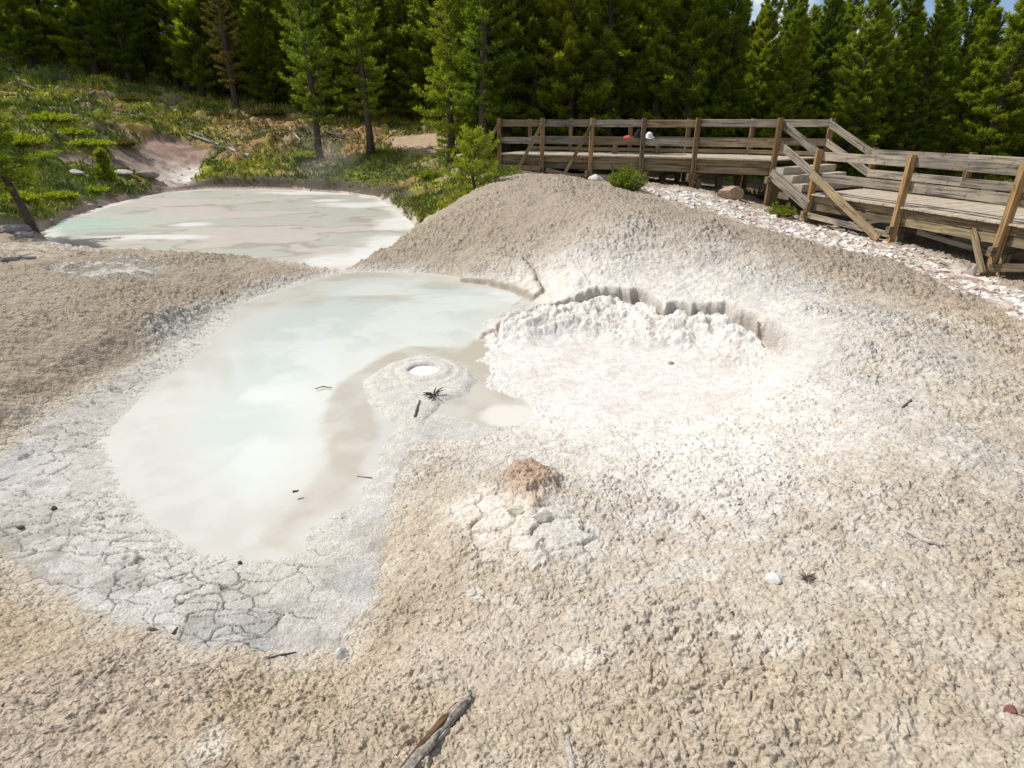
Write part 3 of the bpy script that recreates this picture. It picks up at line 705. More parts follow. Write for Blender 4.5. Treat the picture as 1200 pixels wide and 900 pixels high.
# ------------------------------------------------------------------ low shrubs
def shrub(px, py, w, h, label, D=None, seed=1, upright=.5, lo=None, nst=60, mat='needle', nn=7, name='shrub', ln=.09, wd=.02):
    p = hitg(px, py) if D is None else Vector(at_D(px, py, D))
    rn = random.Random(seed); cs, ds, tips = [], [], []; mb = MB()
    for i in range(nst):
        a = rn.uniform(0, 6.28); rr_ = math.sqrt(rn.random())*w*.5; q_ = Vector((math.cos(a)*rr_, math.sin(a)*rr_*.8, 0))
        hh = h*(1-.55*(rr_/(w*.5))**2)*rn.uniform(.6, 1.1)
        d = Vector((math.cos(a)*(1-upright)*rr_/w*2, math.sin(a)*(1-upright)*rr_/w*2, 1)).normalized()
        b0 = q_*.5
        mb.tube([b0, b0.lerp(q_+d*hh, .5), q_+d*hh], [.012, .008, .004], 3, cap=False)
        m = max(3, int(hh/.07))
        for j in range(m):
            s = .15+.85*(j+.5)/m; cs.append(b0.lerp(q_+d*hh, s)); ds.append(d); tips.append(.3+.7*s)
    root = empty(name, (p.x, p.y, gz(p.x, p.y)-.03)); tag(root, label, 'shrub')
    Vn, Fn, col = needle_tris(np.array(cs), np.array(ds), np.array(tips), nn, ln, wd, np.random.default_rng(seed))
    mb.build('stems', M['bark'], root); mesh_obj('foliage', Vn, Fn, M[mat], root, False, col)
    return root
shrub(734, 222, 1.0, .62, 'bright green upright bush in front of the fourth railing post', seed=3, upright=.6, nst=90)
shrub(913, 258, .75, .42, 'small green bush between the stair posts on white scree', D=17.7, seed=4, upright=.5, nst=70)
shrub(885, 225, 1.4, .35, 'green plants growing in the shade under the upper deck', D=20.6, seed=5, nst=60)
for (px, py, w, h, lab) in ((258, 136, 2.2, .4, 'flat dark juniper left of the olive brown pine foot'), (318, 134, 4.2, .55, 'wide low dark green juniper right of the olive brown pine'), (60, 142, 3.2, .7, 'dark green juniper mound in the middle of the left meadow'),
    (88, 158, 2.2, .5, 'green juniper below the fallen black branches'), (105, 172, 3.0, .45, 'olive green mat overhanging the pink stream'), (145, 170, 1.6, .55, 'brownish rounded bush at the stream head'), (150, 118, 2.2, .6, 'reddish brown dry bush under the forest edge'),
    (360, 184, 1.8, .6, 'green bush at the foot of the steaming pine'), (20, 170, 3, .8, 'dark green shrub behind the leaning pine'), (70, 232, 1.6, .35, 'yellow green cushion on the left pool bank'), (112, 224, 1.3, .3, 'mossy cushion nearest the tiny seedling'), (25, 235, 1.5, .5, 'dark bush at the root of the leaning pine'),
    (200, 120, 1.6, .5, 'grey dry brush under the fallen white branch'), (505, 208, 1.4, .4, 'green mat left of the bright young pine')):
    shrub(px, py, w*.8, h*.62, lab, seed=int(px+py), upright=.3, nst=int(45*w), nn=7, ln=.14, wd=.04, mat='needle_red' if 'brown' in lab else 'needle', name='low_shrub')

# ------------------------------------------------------------------ grass (uncountable)
def sample_on(n, cond, rmin, rmax, a0=-1.0, a1=1.0):
    u = rng.uniform(math.log(rmin), math.log(rmax), n*1); a = rng.uniform(a0, a1, n)
    i = np.interp(u, uu, np.arange(nu)).astype(int); j = np.interp(a, az, np.arange(na)).astype(int)
    k = cond(i, j); i, j, u, a = i[k], j[k], u[k], a[k]; r = np.exp(u)
    return r*np.sin(a), r*np.cos(a), Z[i, j], i, j
gm = np.clip(bey*(1-stream)*(1-grav), 0, 1)*(1-sst(-.2, .5, MD('dirt', wob, 2))*.97)*(1-np.clip(under, 0, 1)*(X > .2))
gx, gy, gzz, gi, gj = sample_on(300000, lambda i, j: (gm[i, j] > .28) & (rng.random(len(i)) > .6*np.clip(redd[i, j], 0, 1)) & (rng.random(len(i)) < .5+.5*sst(.35, .5, fbm(X[i, j]*.8, Y[i, j]*.8, 301))) , 15, 66)
n_ = len(gx); nb_ = 3; gsc = np.repeat(np.clip(np.hypot(gx, gy)/32, .8, 2.2), nb_)
cx_ = np.repeat(gx, nb_)+rng.normal(size=n_*nb_)*.05; cy_ = np.repeat(gy, nb_)+rng.normal(size=n_*nb_)*.05; cz_ = np.repeat(gzz, nb_)
hh = (.05+.15*rng.random(n_*nb_)*np.repeat(.4+1.2*fbm(gx*.6, gy*.6, 303), nb_))*gsc; aa = rng.random(n_*nb_)*6.28; ww = (.02+.022*rng.random(n_*nb_))*gsc
bx = np.stack([cx_-np.cos(aa)*ww, cy_-np.sin(aa)*ww, cz_-.02], 1); by = np.stack([cx_+np.cos(aa)*ww, cy_+np.sin(aa)*ww, cz_-.02], 1)
bt = np.stack([cx_+rng.normal(size=n_*nb_)*.06, cy_+rng.normal(size=n_*nb_)*.06, cz_+hh], 1)
gc = mixc(np.broadcast_to(c3(.21,.28,.04), (n_, 3)).copy(), c3(.54,.54,.05), sst(.38, .62, fbm(gx*.45, gy*.45, 305)))
gc = mixc(gc, c3(.38,.20,.07), np.clip(redd[gi, gj]*.75*(rng.random(n_) < .85), 0, 1))
gc = mixc(gc, c3(.08,.13,.025), sst(.50, .62, fbm(gx*.7+3, gy*.7, 126))*.6)
gc = mixc(gc, c3(.42,.34,.18), (rng.random(n_) < .10)*.8)
gc = mixc(gc, c3(.09,.14,.025), (rng.random(n_) < .3)*.8)
gc = np.repeat(np.repeat(gc, nb_, 0), 3, 0)
tag(mesh_obj('meadow_grass', np.stack([bx, by, bt], 1).reshape(-1, 3), np.arange(n_*nb_*3).reshape(-1, 3), M['grass'], col=gc), 'short green and rusty red meadow plants covering the far banks', 'grass', kind='stuff')

# ------------------------------------------------------------------ white scree (uncountable)
def shards(n, cond, rmin, rmax, s0, s1, cols, flat=.35):
    x, y, z, i, j = sample_on(n, cond, rmin, rmax)
    n = len(x); base = np.array([(-1,-.7,0),(1,-.9,0),(.8,.9,0),(-.9,.8,0),(-.6,-.5,1),(.7,-.4,1),(.5,.6,1),(-.6,.5,1)], float)
    s = (s0+(s1-s0)*rng.random(n)**3)[:, None]; an = rng.random(n)*6.28
    P = base[None]*(1+.5*(rng.random((n, 8, 3))-.5)); P = P*np.array([1, .7, flat])[None]*s[:, :, None]
    til = (rng.random(n)-.5)*.7
    zz = P[..., 2]+P[..., 0]*til[:, None]
    px_ = P[..., 0]*np.cos(an)[:, None]-P[..., 1]*np.sin(an)[:, None]; py_ = P[..., 0]*np.sin(an)[:, None]+P[..., 1]*np.cos(an)[:, None]
    Vs = np.stack([px_+x[:, None], py_+y[:, None], zz+z[:, None]-.2*s*flat], -1).reshape(-1, 3)
    f = np.array([(0,1,5,4),(1,2,6,5),(2,3,7,6),(3,0,4,7),(4,5,6,7)])
    Fs = (np.arange(n)*8)[:, None, None]+f[None]
    ci = np.array(cols)[rng.integers(0, len(cols), n)]
    return Vs, Fs.reshape(-1, 4), np.repeat(ci, 8, 0)
Vs, Fs, cs_ = shards(26000, lambda i, j: grav[i, j] > .45, 8, 30, .025, .13, [(.72,.68,.62),(.66,.58,.50),(.80,.77,.72),(.45,.38,.32),(.55,.42,.34),(.70,.66,.6)])
tag(mesh_obj('scree', Vs, Fs, M['stone'], col=cs_), 'loose white and cream stone shards between the mud mound and the boardwalk', 'gravel', kind='stuff')
Vs, Fs, cs_ = shards(9000, lambda i, j: (rough[i, j] > .5) & (RR[i, j] < 9), 1.4, 9, .003, .011, [(.42,.35,.27),(.34,.27,.2),(.5,.44,.36),(.3,.24,.2)], .6)
tag(mesh_obj('mud_crumbs', Vs, Fs, M['stone'], col=cs_), 'small dry mud crumbs strewn over the tan slope', 'mud crumbs', kind='stuff')
Vs, Fs, cs_ = shards(3500, lambda i, j: ((stream[i, j] > .3) | ((far_d[i, j] > -.6) & (far_d[i, j] < -.1))) & (Y[i, j] > 16), 15, 38, .04, .16, [(.5,.45,.4),(.3,.25,.2),(.75,.7,.65),(.42,.3,.24)])
tag(mesh_obj('shore_rubble', Vs, Fs, M['stone'], col=cs_), 'broken stones along the far pool shore and the pink stream', 'rubble', kind='stuff')

# ------------------------------------------------------------------ single stones
def stone(px, py, r, sh, col, label, seed, D=None, rz=0, sink=.25, sub=2, name='stone'):
    p = hitg(px, py) if D is None else Vector(at_D(px, py, D)); p.z = gz(p.x, p.y)
    vs, fs = blobmesh(r, *sh, seed, sub)
    o = mesh_obj(name, vs, fs, M['stone'], col=np.tile(np.array(col, float), (len(vs), 1)))
    o.location = (p.x, p.y, p.z+r*sh[2]*(1-sink*2)*.75); o.rotation_euler = (0, 0, rz)
    return tag(o, label, 'stone')
stone(401, 768, .045, (1, .9, .95), (.54,.53,.52), 'pale angular stone at the lower edge of the cracked grey flat', 5)
stone(907, 679, .048, (1.1, .9, .7), (.62,.61,.59), 'white stone on the tan slope right of centre', 6)
stone(904, 602, .022, (.7, .7, 1.3), (.78,.76,.74), 'small white pointed stone above the white one on the slope', 7)
stone(1183, 833, .024, (1.3, .8, .7), (.22,.09,.07), 'dark red pebble near the lower right corner', 8)
stone(178, 738, .022, (1.8, .6, .6), (.10,.09,.08), 'dark flat pebble at the lower left rim of the grey flat', 9)
stone(64, 596, .028, (1.1, .9, .7), (.07,.06,.055), 'round black pebble on the cracked grey flat', 10)
stone(24, 619, .03, (1.3, .9, .6), (.10,.09,.085), 'dark pebble nearest the left edge of the flat', 11)
stone(281, 660, .02, (1, .9, .8), (.06,.05,.045), 'tiny black pebble below the milky pool', 12)
stone(855, 234, .36, (1.25, .9, .75), (.40,.29,.20), 'orange topped boulder under the boardwalk stairs landing', 13, D=18.9)
stone(697, 219, .24, (1.2, .8, .7), (.58,.54,.49), 'pale boulder beside the third railing post', 14, D=20.2)
stone(743, 225, .24, (1.4, .8, .6), (.60,.56,.52), 'pale boulder right of the upright bush', 15, D=18.8)
stone(1139, 322, .13, (.6, .5, 1.3), (.40,.36,.33), 'upright grey stone on the scree left of the last post', 16)
stone(786, 426, .04, (1.2, .8, .8), (.42,.33,.27), 'small brownish lump in the middle of the white crater', 17)
stone(15, 272, .4, (1.3, .8, .45), (.25,.235,.22), 'grey rounded rock at the foot of the leaning pine', 18)
stone(28, 277, .24, (1.2, .8, .45), (.38,.355,.33), 'smaller pale rock right of the grey rounded rock', 19)
stone(170, 207, .45, (1.6, .7, .5), (.34,.29,.25), 'dark flat rock slab on the pool bank beside the white cascade', 20)
stone(140, 204, .4, (1.7, .7, .4), (.55,.50,.44), 'pale slab just left of the dark slab by the cascade', 21)
stone(88, 205, .3, (1.4, .8, .5), (.50,.48,.46), 'light grey rock among green plants behind the leaning pine', 22)

stone(637, 606, .075, (1.2, .9, .5), (.36,.34,.29), 'grey green lump right below the orange mud knob', 31, sink=.35, sub=3)
stone(606, 601, .075, (1.2, .9, .45), (.50,.47,.36), 'yellowish lump left below the orange mud knob', 32, sink=.35, sub=3)
# ------------------------------------------------------------------ dead wood
def stick(pxs, rads, label, mat='dead', name='stick', lift=.0, n=7, twigs=(), D=None, group=None, cat='stick', rough=.35):
    P = []
    for k, (a, b_) in enumerate(pxs):
        p = hitg(a, b_) if D is None else Vector(at_D(a, b_, D)); P.append(Vector((p.x, p.y, gz(p.x, p.y)+rads[k]*.6+lift)))
    base = P[0].copy(); root = None
    Q = []
    for i in range(len(P)-1):
        for s in range(3): Q.append(P[i].lerp(P[i+1], s/3)-base+Vector((random.uniform(-1, 1), random.uniform(-1, 1), random.uniform(-.5, .5)))*rads[i]*.25)
    Q.append(P[-1]-base); rr_ = [np.interp(i/(len(Q)-1), np.linspace(0, 1, len(rads)), rads) for i in range(len(Q))]
    mb = MB(); mb.tube(Q, rr_, n, rough=rough)
    for (i, dv, L, r_) in twigs:
        i = min(i, len(Q)-1); dv = Vector(dv).normalized(); k = Vector((random.uniform(-.2, .2), random.uniform(-.2, .2), random.uniform(-.2, .2)))
        mb.tube([Q[i], Q[i]+dv*L*.5, Q[i]+(dv+k)*L], [r_, r_*.7, r_*.3], 5)
    o = mb.build(name, M[mat]); o.location = base
    return tag(o, label, cat, group)
# large split driftwood stick at the bottom (grey outside, brown split inside)
r = empty('driftwood', tuple(hitg(520, 855))); tag(r, 'large split grey driftwood stick with a brown hollow side, bottom centre', 'driftwood')
P = [hitg(*p) for p in ((470, 915), (500, 880), (525, 850), (545, 825), (551, 816))]; P = [p-r.location+Vector((0, 0, .02)) for p in P]
mb = MB(); Q = []
for i in range(4):
    for s in range(4): Q.append(P[i].lerp(P[i+1], s/4))
Q.append(P[-1]); nq = len(Q)
mb.tube([q_+Vector((.004*math.sin(i*1.9), 0, .004*math.cos(i*1.3))) for i, q_ in enumerate(Q)], [.017+.006*math.sin(i*.8)+(.003 if i < nq-3 else -.004) for i in range(nq)], 9, rough=.35)
mb.tube([q_+Vector((.012, -.010, -.004)) for q_ in Q[2:-2]], [.008+.003*math.sin(i*1.7) for i in range(nq-4)], 6, rough=.5)
mb.tube([Q[-2], Q[-2]+Vector((-.008, .02, .03)), Q[-2]+Vector((-.012, .045, .05))], [.004, .003, .001], 5)
mb.build('weathered_side', mat_plain('grey_stick', (.30,.265,.225), .9, .6, 45), r)
mb = MB(); mb.tube([q_+Vector((-.019, .004, .007)) for q_ in Q[:-5]], [.006+.014*math.sin(math.pi*(i+.4)/(nq-4))*(.7+.5*random.random()) for i in range(nq-5)], 6, rough=.6)
mb.build('split_side', mat_wood('split_brown', (.17,.10,.055), (.24,.15,.08), (.07,.045,.03)), r)
stick([(672, 912), (668, 885), (665, 864)], [.012, .014, .008], 'pale upright splinter at the bottom edge', twigs=((1, (-.6, .4, .1), .03, .003),))
stick([(659, 888), (666, 876)], [.004, .003], 'short splinter left of the pale upright splinter')
stick([(676, 890), (683, 893)], [.005, .004], 'short curved chip right of the pale upright splinter')
stick([(705, 893), (708, 883)], [.005, .003], 'thin upright chip right of centre at the bottom edge')
stick([(693, 905), (699, 893)], [.006, .005], 'stubby pale chip at the bottom edge between two splinters')
stick([(440, 905), (443, 890)], [.004, .002], 'thin pale splinter left of the large driftwood')
stick([(1063, 624), (1080, 632), (1104, 640)], [.006, .012, .010], 'lone pale stick on the right slope')
stick([(314, 772), (330, 768), (347, 765)], [.006, .006, .004], 'thin brown twig below the grey flat', 'deadd')
stick([(203, 744), (208, 736)], [.010, .006], 'short black twig at the lower left rim of the flat', 'deadd')
stick([(486, 489), (489, 479), (492, 470)], [.012, .012, .009], 'dark upright twig on the little mud cone', 'deadd')
stick([(419, 560), (436, 561)], [.012, .006], 'small dark twig beside the tan channel', 'deadd')
stick([(370, 462), (380, 459), (390, 461)], [.006, .007, .005], 'curved floating twig in the milky pool', 'deadd', lift=.07)
stick([(345, 589), (352, 586)], [.012, .008], 'black twig in the lower part of the milky pool', 'deadd', lift=.10)
stick([(1058, 478), (1067, 470)], [.01, .01], 'short dark twig on the right mound', 'deadd')
def tuft(px, py, rr_, label, n=16):
    p = hitg(px, py); mb = MB(); rn = random.Random(px)
    for i in range(n):
        a = rn.uniform(0, 6.28); d = Vector((math.cos(a), math.sin(a), rn.uniform(.1, .7)))*rr_*rn.uniform(.5, 1.1)
        mb.tube([(0, 0, .005), d*.5+Vector((0, 0, rr_*.15)), d], [rr_*.09, rr_*.07, rr_*.03], 4)
    o = mb.build('dead_tuft', M['deadd']); o.location = (p.x, p.y, p.z); tag(o, label, 'dead plant')
tuft(508, 464, .13, 'black spidery pine sprig on the mud cone')
tuft(945, 680, .045, 'dark dry tuft right of the white stone', 30)
def log(a, b_, r0, r1, label, mat, nbr=6, L=.8, D=None, lift=0, seed=1, up=.4):
    rn = random.Random(seed)
    tw = [(rn.randrange(1, 4), (rn.uniform(-1, 1), rn.uniform(-1, 1), rn.uniform(0, up*2)), L*rn.uniform(.5, 1.1), r0*.28) for _ in range(nbr)]
    return stick([a, ((a[0]+b_[0])/2, (a[1]+b_[1])/2+.5), b_], [r0, (r0+r1)/2, r1], label, mat, 'fallen_log', lift, 7, tw, cat='log', D=D)
log((208, 132), (184, 113), .09, .03, 'bleached white fallen branch at the meadow top', 'dead', 14, 1.3, seed=2)
log((292, 184), (215, 155), .11, .05, 'grey fallen log with broken twigs on the rusty meadow', 'dead', 10, .8, seed=3)
log((88, 96), (10, 82), .11, .06, 'long dark fallen log along the left forest edge', 'deadd', 5, 1.0, seed=4)
log((-5, 92), (52, 108), .12, .05, 'long dark fallen log pointing down into the left meadow', 'deadd', 5, .8, seed=5)
log((25, 97), (13, 81), .09, .05, 'short bleached stump leaning at the upper left', 'dead', 2, .5, seed=6)
log((126, 127), (92, 115), .10, .04, 'black charred branch in the left meadow', 'deadd', 8, .9, seed=7)
log((112, 107), (78, 122), .05, .03, 'thin grey branch lying above the juniper mound', 'dead', 4, .7, seed=8)
log((-10, 306), (42, 303), .05, .03, 'bleached log lying on the tan ground at the left edge', 'dead', 4, .3, seed=9)
log((340, 150), (352, 165), .06, .04, 'pale broken stub behind the steaming pine', 'dead', 5, .6, seed=10)
log((382, 155), (420, 168), .07, .04, 'dark fallen branch between the two bank pines', 'deadd', 9, .8, seed=11)

# ------------------------------------------------------------------ boardwalk: one built structure with many parts
bw = empty('boardwalk', (0, 0, 0)); tag(bw, 'weathered timber boardwalk with railings and stairs behind the mud mound', 'boardwalk')
DZ, LZ = 1.90, 1.10
PN = [(-.45,22.5),(1.03,21.8),(2.63,21.2),(4.24,20.7),(5.77,20.0),(7.8,18.8)]
FN = [(.7,24.9),(2.2,24.1),(4.3,23.3),(6.2,22.6),(8.1,21.7),(10.1,20.4)]
LN = [(8.42,17.4),(9.30,14.7),(9.95,12.2),(10.6,9.6),(11.1,7.4)]
LF = [(10.76,18.8),(11.64,16.0),(12.5,13.3),(13.1,10.7),(13.6,8.3)]
def v3(p, z): return Vector((p[0], p[1], z))
def outw(a, b_): d = Vector((b_[0]-a[0], b_[1]-a[1], 0)).normalized(); return Vector((d.y, -d.x, 0))
def planks(name, A_, B_, z, w=.14):
    V, F = [], []
    la = [0]; 
    for i in range(len(A_)-1): la.append(la[-1]+math.hypot(A_[i+1][0]-A_[i][0], A_[i+1][1]-A_[i][1]))
    n = int(la[-1]/w); sp = [x/la[-1] for x in la]
    lb = [0]
    for i in range(len(B_)-1): lb.append(lb[-1]+math.hypot(B_[i+1][0]-B_[i][0], B_[i+1][1]-B_[i][1]))
    sb = [x/lb[-1] for x in lb]
    def at_(s, PL, S): return Vector((np.interp(s, S, [p[0] for p in PL]), np.interp(s, S, [p[1] for p in PL]), 0))
    for i in range(n):
        s0, s1 = (i+.03)/n, (i+.97)/n; e = random.uniform(-.015, .015)
        a0, a1, b0, b1 = at_(s0, A_, sp), at_(s1, A_, sp), at_(s0, B_, sb), at_(s1, B_, sb)
        o_ = (a0-b0).normalized()*(.04+e); zt = z+random.uniform(-.004, .004)
        k = len(V)
        for p in (a0+o_, a1+o_, b1, b0): V.append((p.x, p.y, zt)); 
        for p in (a0+o_, a1+o_, b1, b0): V.append((p.x, p.y, zt-.04))
        F += [(k, k+1, k+2, k+3), (k+7, k+6, k+5, k+4), (k, k+4, k+5, k+1), (k+1, k+5, k+6, k+2), (k+2, k+6, k+7, k+3), (k+3, k+7, k+4, k)]
    return mesh_obj(name, np.array(V), F, M['deck'], bw)
planks('upper_deck', PN, FN, DZ); planks('lower_deck', LN, LF, LZ)
def rails(PL, zt, side, mats, h=.21, th=.045, offs=.06, mid=.55):
    for i in range(len(PL)-1):
        o_ = outw(PL[i], PL[i+1])*side*offs
        za = zt[i]; zb = zt[i+1]
        for k, dz in enumerate((0, -mid)):
            j = random.uniform(-.015, .015)
            board('rail', v3(PL[i], za+dz-h/2+j)+o_, v3(PL[i+1], zb+dz-h/2+j*.5)+o_, h, th, M[mats[(i+k) % len(mats)]], bw)
def post(p, z0, z1, mat='post', s=.14, name='post'):
    return board(name, v3(p, z0), (p[0]+random.uniform(-.015, .015), p[1], z1), s, s, M[mat], bw, up=Vector((0, 1, 0)))
up_t = [DZ+1.09]*6
# rails sit on the walking side of the posts
rails(PN, up_t, -1, ['raily','rail','rail','raily','rail'], offs=.10); rails(FN, up_t, 1, ['rail','rail','raily'], offs=.10)
rails(LN, [LZ+1.09]*5, -1, ['rail'], h=.215, offs=.10); rails(LF[:3], [LZ+1.09]*3, 1, ['rail'], offs=.10)
rails([PN[-1], LN[0]], [DZ+1.09, LZ+1.09], -1, ['rail'], offs=.10); rails([FN[-1], LF[0]], [DZ+1.09, LZ+1.09], 1, ['rail'], offs=.10)
for i, p in enumerate(PN): post(p, gz(*p)-.15, DZ+1.15, 'fascia' if i == 3 else 'post')
for p in LN: post(p, gz(*p)-.15, LZ+1.15)
for p in FN: post(p, gz(*p)-.15, DZ+1.14)
for p in LF[:3]: post(p, gz(*p)-.15, LZ+1.14)
# descending side rail behind the lower deck
ds_ = [LF[2], (13.9, 12.3)]
rails(ds_, [LZ+1.09, LZ+.6], 1, ['rail'], offs=.02); post(ds_[1], gz(*ds_[1])-.1, LZ+.7)
# deck edges, joists and sills
def edge(PL, z, side, n2=True, mat='fascia', o=.0):
    for i in range(len(PL)-1):
        o_ = outw(PL[i], PL[i+1])*side
        board('edge_board', v3(PL[i], z-.04-.10)-o_*.07*0+o_*o, v3(PL[i+1], z-.04-.10)+o_*o, .19, .045, M[mat], bw)
        if n2: board('edge_beam', v3(PL[i], z-.35)+o_*(o-.03), v3(PL[i+1], z-.35)+o_*(o-.03), .20, .07, M[mat], bw)
edge(PN, DZ, 1, o=-.10); edge(LN, LZ, 1, o=-.10); edge(FN, DZ, -1, False, o=-.02); edge(LF, LZ, -1, False, o=-.02)
for PL, z in ((FN, DZ), (LF, LZ)):      # toe kerb along the far side
    for i in range(len(PL)-1):
        o_ = outw(PL[i], PL[i+1])*.12
        board('toe_kerb', v3(PL[i], z+.10)+o_, v3(PL[i+1], z+.10)+o_, .12, .09, M['raily'], bw)
for A_, B_, z in ((PN, FN, DZ), (LN, LF, LZ)):
    for i in range(len(A_)):
        a, b_ = v3(A_[i], z-.56), v3(B_[i], z-.56)
        d = (b_-a).normalized()
        board('cross_beam', a-d*.25, b_, .19, .09, M['fascia'], bw)
        c_ = a.lerp(b_, .5); board('support_block', (c_.x, c_.y, gz(c_.x, c_.y)-.1), (c_.x, c_.y, z-.66), .2, .2, M['raily'], bw, up=Vector((0, 1, 0)))
        a2, b2 = v3(A_[i], 0), v3(B_[i], 0)
        for f in (.12, .85):
            c_ = a.lerp(b_, f); board('support_block', (c_.x, c_.y, gz(c_.x, c_.y)-.1), (c_.x, c_.y, z-.66), .16, .16, M['fascia'], bw, up=Vector((0, 1, 0)))
# braces
def brace(p, q_, za, zb, w=.11, mat='raily', t=.045, off=.10):
    o_ = outw(p, q_) if q_[0] > p[0] else outw(q_, p)
    board('brace', v3(p, za)+o_*off, v3(q_, zb)+o_*off, w, t, M[mat], bw)
brace(PN[0], (-1.05, 22.75), 2.85, 1.75); brace(PN[1], (.30, 22.1), 2.82, 1.50); brace(PN[2], (1.80, 21.5), 2.82, 1.25)
brace((-1.1, 22.8), (1.03, 21.8), 1.52, 1.45, .14, 'fascia'); brace((1.2, 21.7), (3.4, 20.9), 1.42, .98, .14, 'raily', .06)
brace((1.80, 21.5), (4.24, 20.7), 1.22, 1.20, .2, 'rail', .06, .05)
brace(LN[0], (9.22, 14.95), 1.62, .30, .21, 'raily', .05, .11)
brace(LN[0], LN[1], .52, .42, .14, 'rail', .06, .05); brace((9.4, 14.3), LN[2], .55, .38, .12, 'rail', .05, -.3)
brace((9.75, 12.9), (9.62, 12.1), .85, .1, .14, 'fascia', .06, .1)
brace(LN[2], (10.6, 11.2), .2, .42, .16, 'fascia', .08, .08)
# stairs: four risers from the upper to the lower deck
for k in range(1, 4):
    f = k/4; z = DZ-(DZ-LZ)*f
    a0 = v3(PN[-1], z).lerp(v3(LN[0], z), f-.25+.02); a1 = v3(PN[-1], z).lerp(v3(LN[0], z), f+.03)
    b0 = v3(FN[-1], z).lerp(v3(LF[0], z), f-.25+.02); b1 = v3(FN[-1], z).lerp(v3(LF[0], z), f+.03)
    V_ = [tuple(p) for p in (a0, a1, b1, b0)]+[(p.x, p.y, p.z-.2) for p in (a0, a1, b1, b0)]
    mesh_obj('stair_tread', np.array(V_), [(0,1,2,3),(7,6,5,4),(0,4,5,1),(1,5,6,2),(2,6,7,3),(3,7,4,0)], M['deck'], bw)
board('stringer', v3(PN[-1], DZ-.38)+Vector((-.05, -.05, 0)), v3(LN[0], LZ-.32)+Vector((-.05, -.05, 0)), .30, .05, M['rail'], bw)
board('stringer', v3(FN[-1], DZ-.38), v3(LF[0], LZ-.32), .30, .05, M['rail'], bw)
# bench and the bags on it
bp0, bp1 = at_D(708, 150, 22.4), at_D(795, 150, 21.8)
bn = empty('bench', (bp0[0], bp0[1], DZ)); tag(bn, 'low timber bench on the upper deck behind the railing', 'bench')
a, b_ = Vector((bp0[0], bp0[1], DZ)), Vector((bp1[0], bp1[1], DZ))
for k in (-.16, 0, .16):
    o_ = outw(a, b_)*-k
    board('seat_plank', a+Vector((0, 0, .42))+o_, b_+Vector((0, 0, .42))+o_, .045, .145, M['rail'], bn)
for f in (.17, .75):
    c_ = a.lerp(b_, f); board('leg', c_, c_+Vector((0, 0, .395)), .22, .14, M['raily'], bn, up=Vector((0, 1, 0)))
dv = (b_-a).normalized()
def softbox(name, c, s, mat, label, cat, seed, rz):
    vs, fs = blobmesh(1, s[0], s[1], s[2], seed, 3, amp=.1); o = mesh_obj(name, vs, fs, M[mat], smooth=True); o.location = c; o.rotation_euler = (0, 0, rz); tag(o, label, cat); return o
rzb = math.atan2(dv.y, dv.x); L_ = (b_-a).length
softbox('red_jacket', a+dv*L_*.34+Vector((0, 0, .52)), (.19, .16, .09), 'cloth_r', 'crumpled red jacket lying on the bench', 'jacket', 3, rzb)
bag = softbox('backpack', a+dv*L_*.48+Vector((0, 0, .60)), (.16, .14, .20), 'cloth_b', 'dark backpack standing on the bench beside the red jacket', 'backpack', 4, rzb)
for sgn in (-1, 1):
    mb = MB(); mb.tube([(sgn*.06, -.12, .12), (sgn*.07, -.18, .03), (sgn*.06, -.14, -.12)], [.015]*3, 6); mb.build('strap', M['cloth_b'], bag)
mb = MB(); mb.tube([(-.04, 0, .18), (0, 0, .23), (.04, 0, .18)], [.01]*3, 6); mb.build('top_handle', M['cloth_b'], bag)
# white sun hat: domed crown with a brim
mb = MB(); prof = [(.19, 0), (.17, .01), (.115, .02), (.11, .07), (.09, .12), (.05, .145), (.001, .15)]; nn_ = 20; v = []; f = []
for (rad, zz) in prof:
    for k in range(nn_): v.append((rad*math.cos(2*math.pi*k/nn_), rad*math.sin(2*math.pi*k/nn_), zz+.01*math.sin(k*.9)*(rad > .15)))
for i in range(len(prof)-1):
    for k in range(nn_): f.append((i*nn_+k, i*nn_+(k+1) % nn_, (i+1)*nn_+(k+1) % nn_, (i+1)*nn_+k))
mb.add(v, f); ht = mb.build('sun_hat', M['cloth_w'], None, True); ht.location = a+dv*L_*.62+Vector((0, 0, .56)); ht.rotation_euler = (R(20), R(10), 0)
tag(ht, 'white sun hat resting on the grey bundle on the bench', 'hat')
softbox('grey_bundle', a+dv*L_*.62+Vector((0, 0, .50)), (.15, .14, .09), 'cloth_b', 'dark folded bundle under the white hat', 'bundle', 6, rzb)
# weathered logs lying behind the lower deck at the right
stick([(1150, 222), (1168, 200)], [.11, .09], 'grey log leaning behind the right end of the far railing', 'dead', 'weathered_log', .25, 10, D=15.5, cat='log')
stick([(1172, 222), (1185, 212)], [.13, .12], 'short thick log end beside the leaning grey log', 'dead', 'weathered_log', .2, 10, D=15.8, cat='log')

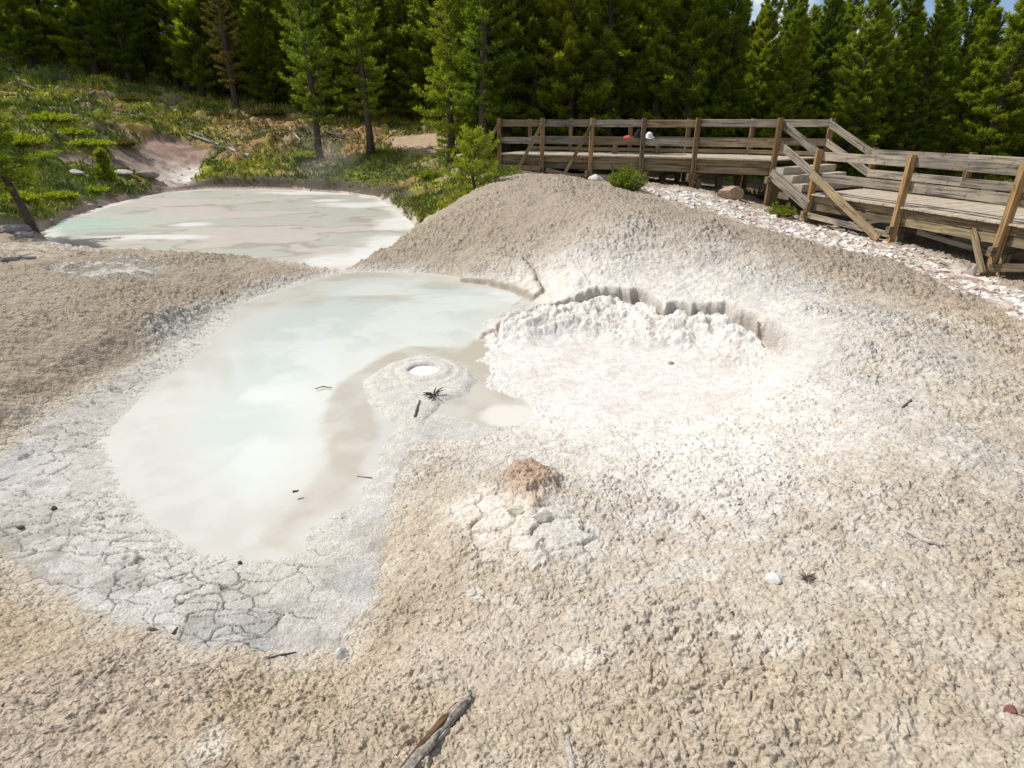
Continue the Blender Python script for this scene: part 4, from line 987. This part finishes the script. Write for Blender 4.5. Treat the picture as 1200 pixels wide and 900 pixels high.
# ------------------------------------------------------------------ steam over the far bank
def steam(px, py, D, sx, sy, sz, dens, label):
    p = at_D(px, py, D)
    import bmesh
    bm = bmesh.new(); bmesh.ops.create_icosphere(bm, subdivisions=3, radius=1)
    me = bpy.data.meshes.new('steam'); bm.to_mesh(me); bm.free()
    o = bpy.data.objects.new('steam', me); COL.objects.link(o); o.scale = (sx, sy, sz); o.location = (p[0], p[1], p[2])
    m = bpy.data.materials.new('steam'); m.use_nodes = True; nt = m.node_tree; nt.nodes.remove(nt.nodes['Principled BSDF'])
    pv = N(nt, 'ShaderNodeVolumePrincipled'); pv.inputs['Color'].default_value = (.95,.96,.97,1)
    tc = N(nt, 'ShaderNodeTexCoord'); ln_ = N(nt, 'ShaderNodeVectorMath', operation='LENGTH'); nt.links.new(tc.outputs['Object'], ln_.inputs[0])
    r1 = ramp(nt, ln_.outputs['Value'], 1.0, .2); nz = ramp(nt, noise(nt, tc.outputs['Object'], 2.2, 4), .42, .7)
    ml = N(nt, 'ShaderNodeMath', operation='MULTIPLY'); nt.links.new(r1, ml.inputs[0]); nt.links.new(nz, ml.inputs[1])
    m2 = N(nt, 'ShaderNodeMath', operation='MULTIPLY'); nt.links.new(ml.outputs[0], m2.inputs[0]); m2.inputs[1].default_value = dens
    nt.links.new(m2.outputs[0], pv.inputs['Density']); nt.links.new(pv.outputs[0], nt.nodes['Material Output'].inputs['Volume'])
    me.materials.append(m); tag(o, label, 'steam', kind='stuff')
steam(384, 190, 29.3, 1.9, 1.0, 1.4, .32, 'faint white steam drifting over the far pool bank')

# ------------------------------------------------------------------ light
SUN_EL, SUN_AZ = R(51), math.atan2(-.90, .42)       # azimuth measured from +Y towards +X
sv = Vector((math.sin(SUN_AZ)*math.cos(SUN_EL), math.cos(SUN_AZ)*math.cos(SUN_EL), math.sin(SUN_EL)))
sun = bpy.data.lights.new('sun', 'SUN'); sun.energy = 3.7; sun.angle = R(.53); sun.color = (1, .965, .91)
so = bpy.data.objects.new('sun', sun); COL.objects.link(so); so.rotation_euler = (-sv).to_track_quat('-Z', 'Y').to_euler()
w = bpy.data.worlds.new('World'); scene.world = w; w.use_nodes = True; nt = w.node_tree; bg = nt.nodes['Background']
sky = N(nt, 'ShaderNodeTexSky', sky_type='NISHITA'); sky.sun_disc = False; sky.sun_elevation = SUN_EL; sky.sun_rotation = SUN_AZ; sky.altitude = 2200; sky.dust_density = .6
tc = N(nt, 'ShaderNodeTexCoord'); mp = N(nt, 'ShaderNodeMapping'); mp.inputs['Scale'].default_value = (1, 1, 2.2); nt.links.new(tc.outputs['Generated'], mp.inputs['Vector'])
cl = noise(nt, mp.outputs[0], 2.6, 8, .58)
cf_ = ramp(nt, cl, .47, .60)
nt.links.new(mixrgb(nt, sky.outputs[0], (8.5, 8.7, 9.0), cf_), bg.inputs['Color']); bg.inputs['Strength'].default_value = .08
vs_ = scene.view_settings; vs_.view_transform = 'Standard'; vs_.look = 'None'; vs_.gamma = 1; vs_.exposure = 0.40; vs_.use_curve_mapping = False
scene.cycles.use_denoising = True
scene.cycles.max_bounces = 6; scene.cycles.transparent_max_bounces = 8; scene.cycles.volume_bounces = 2
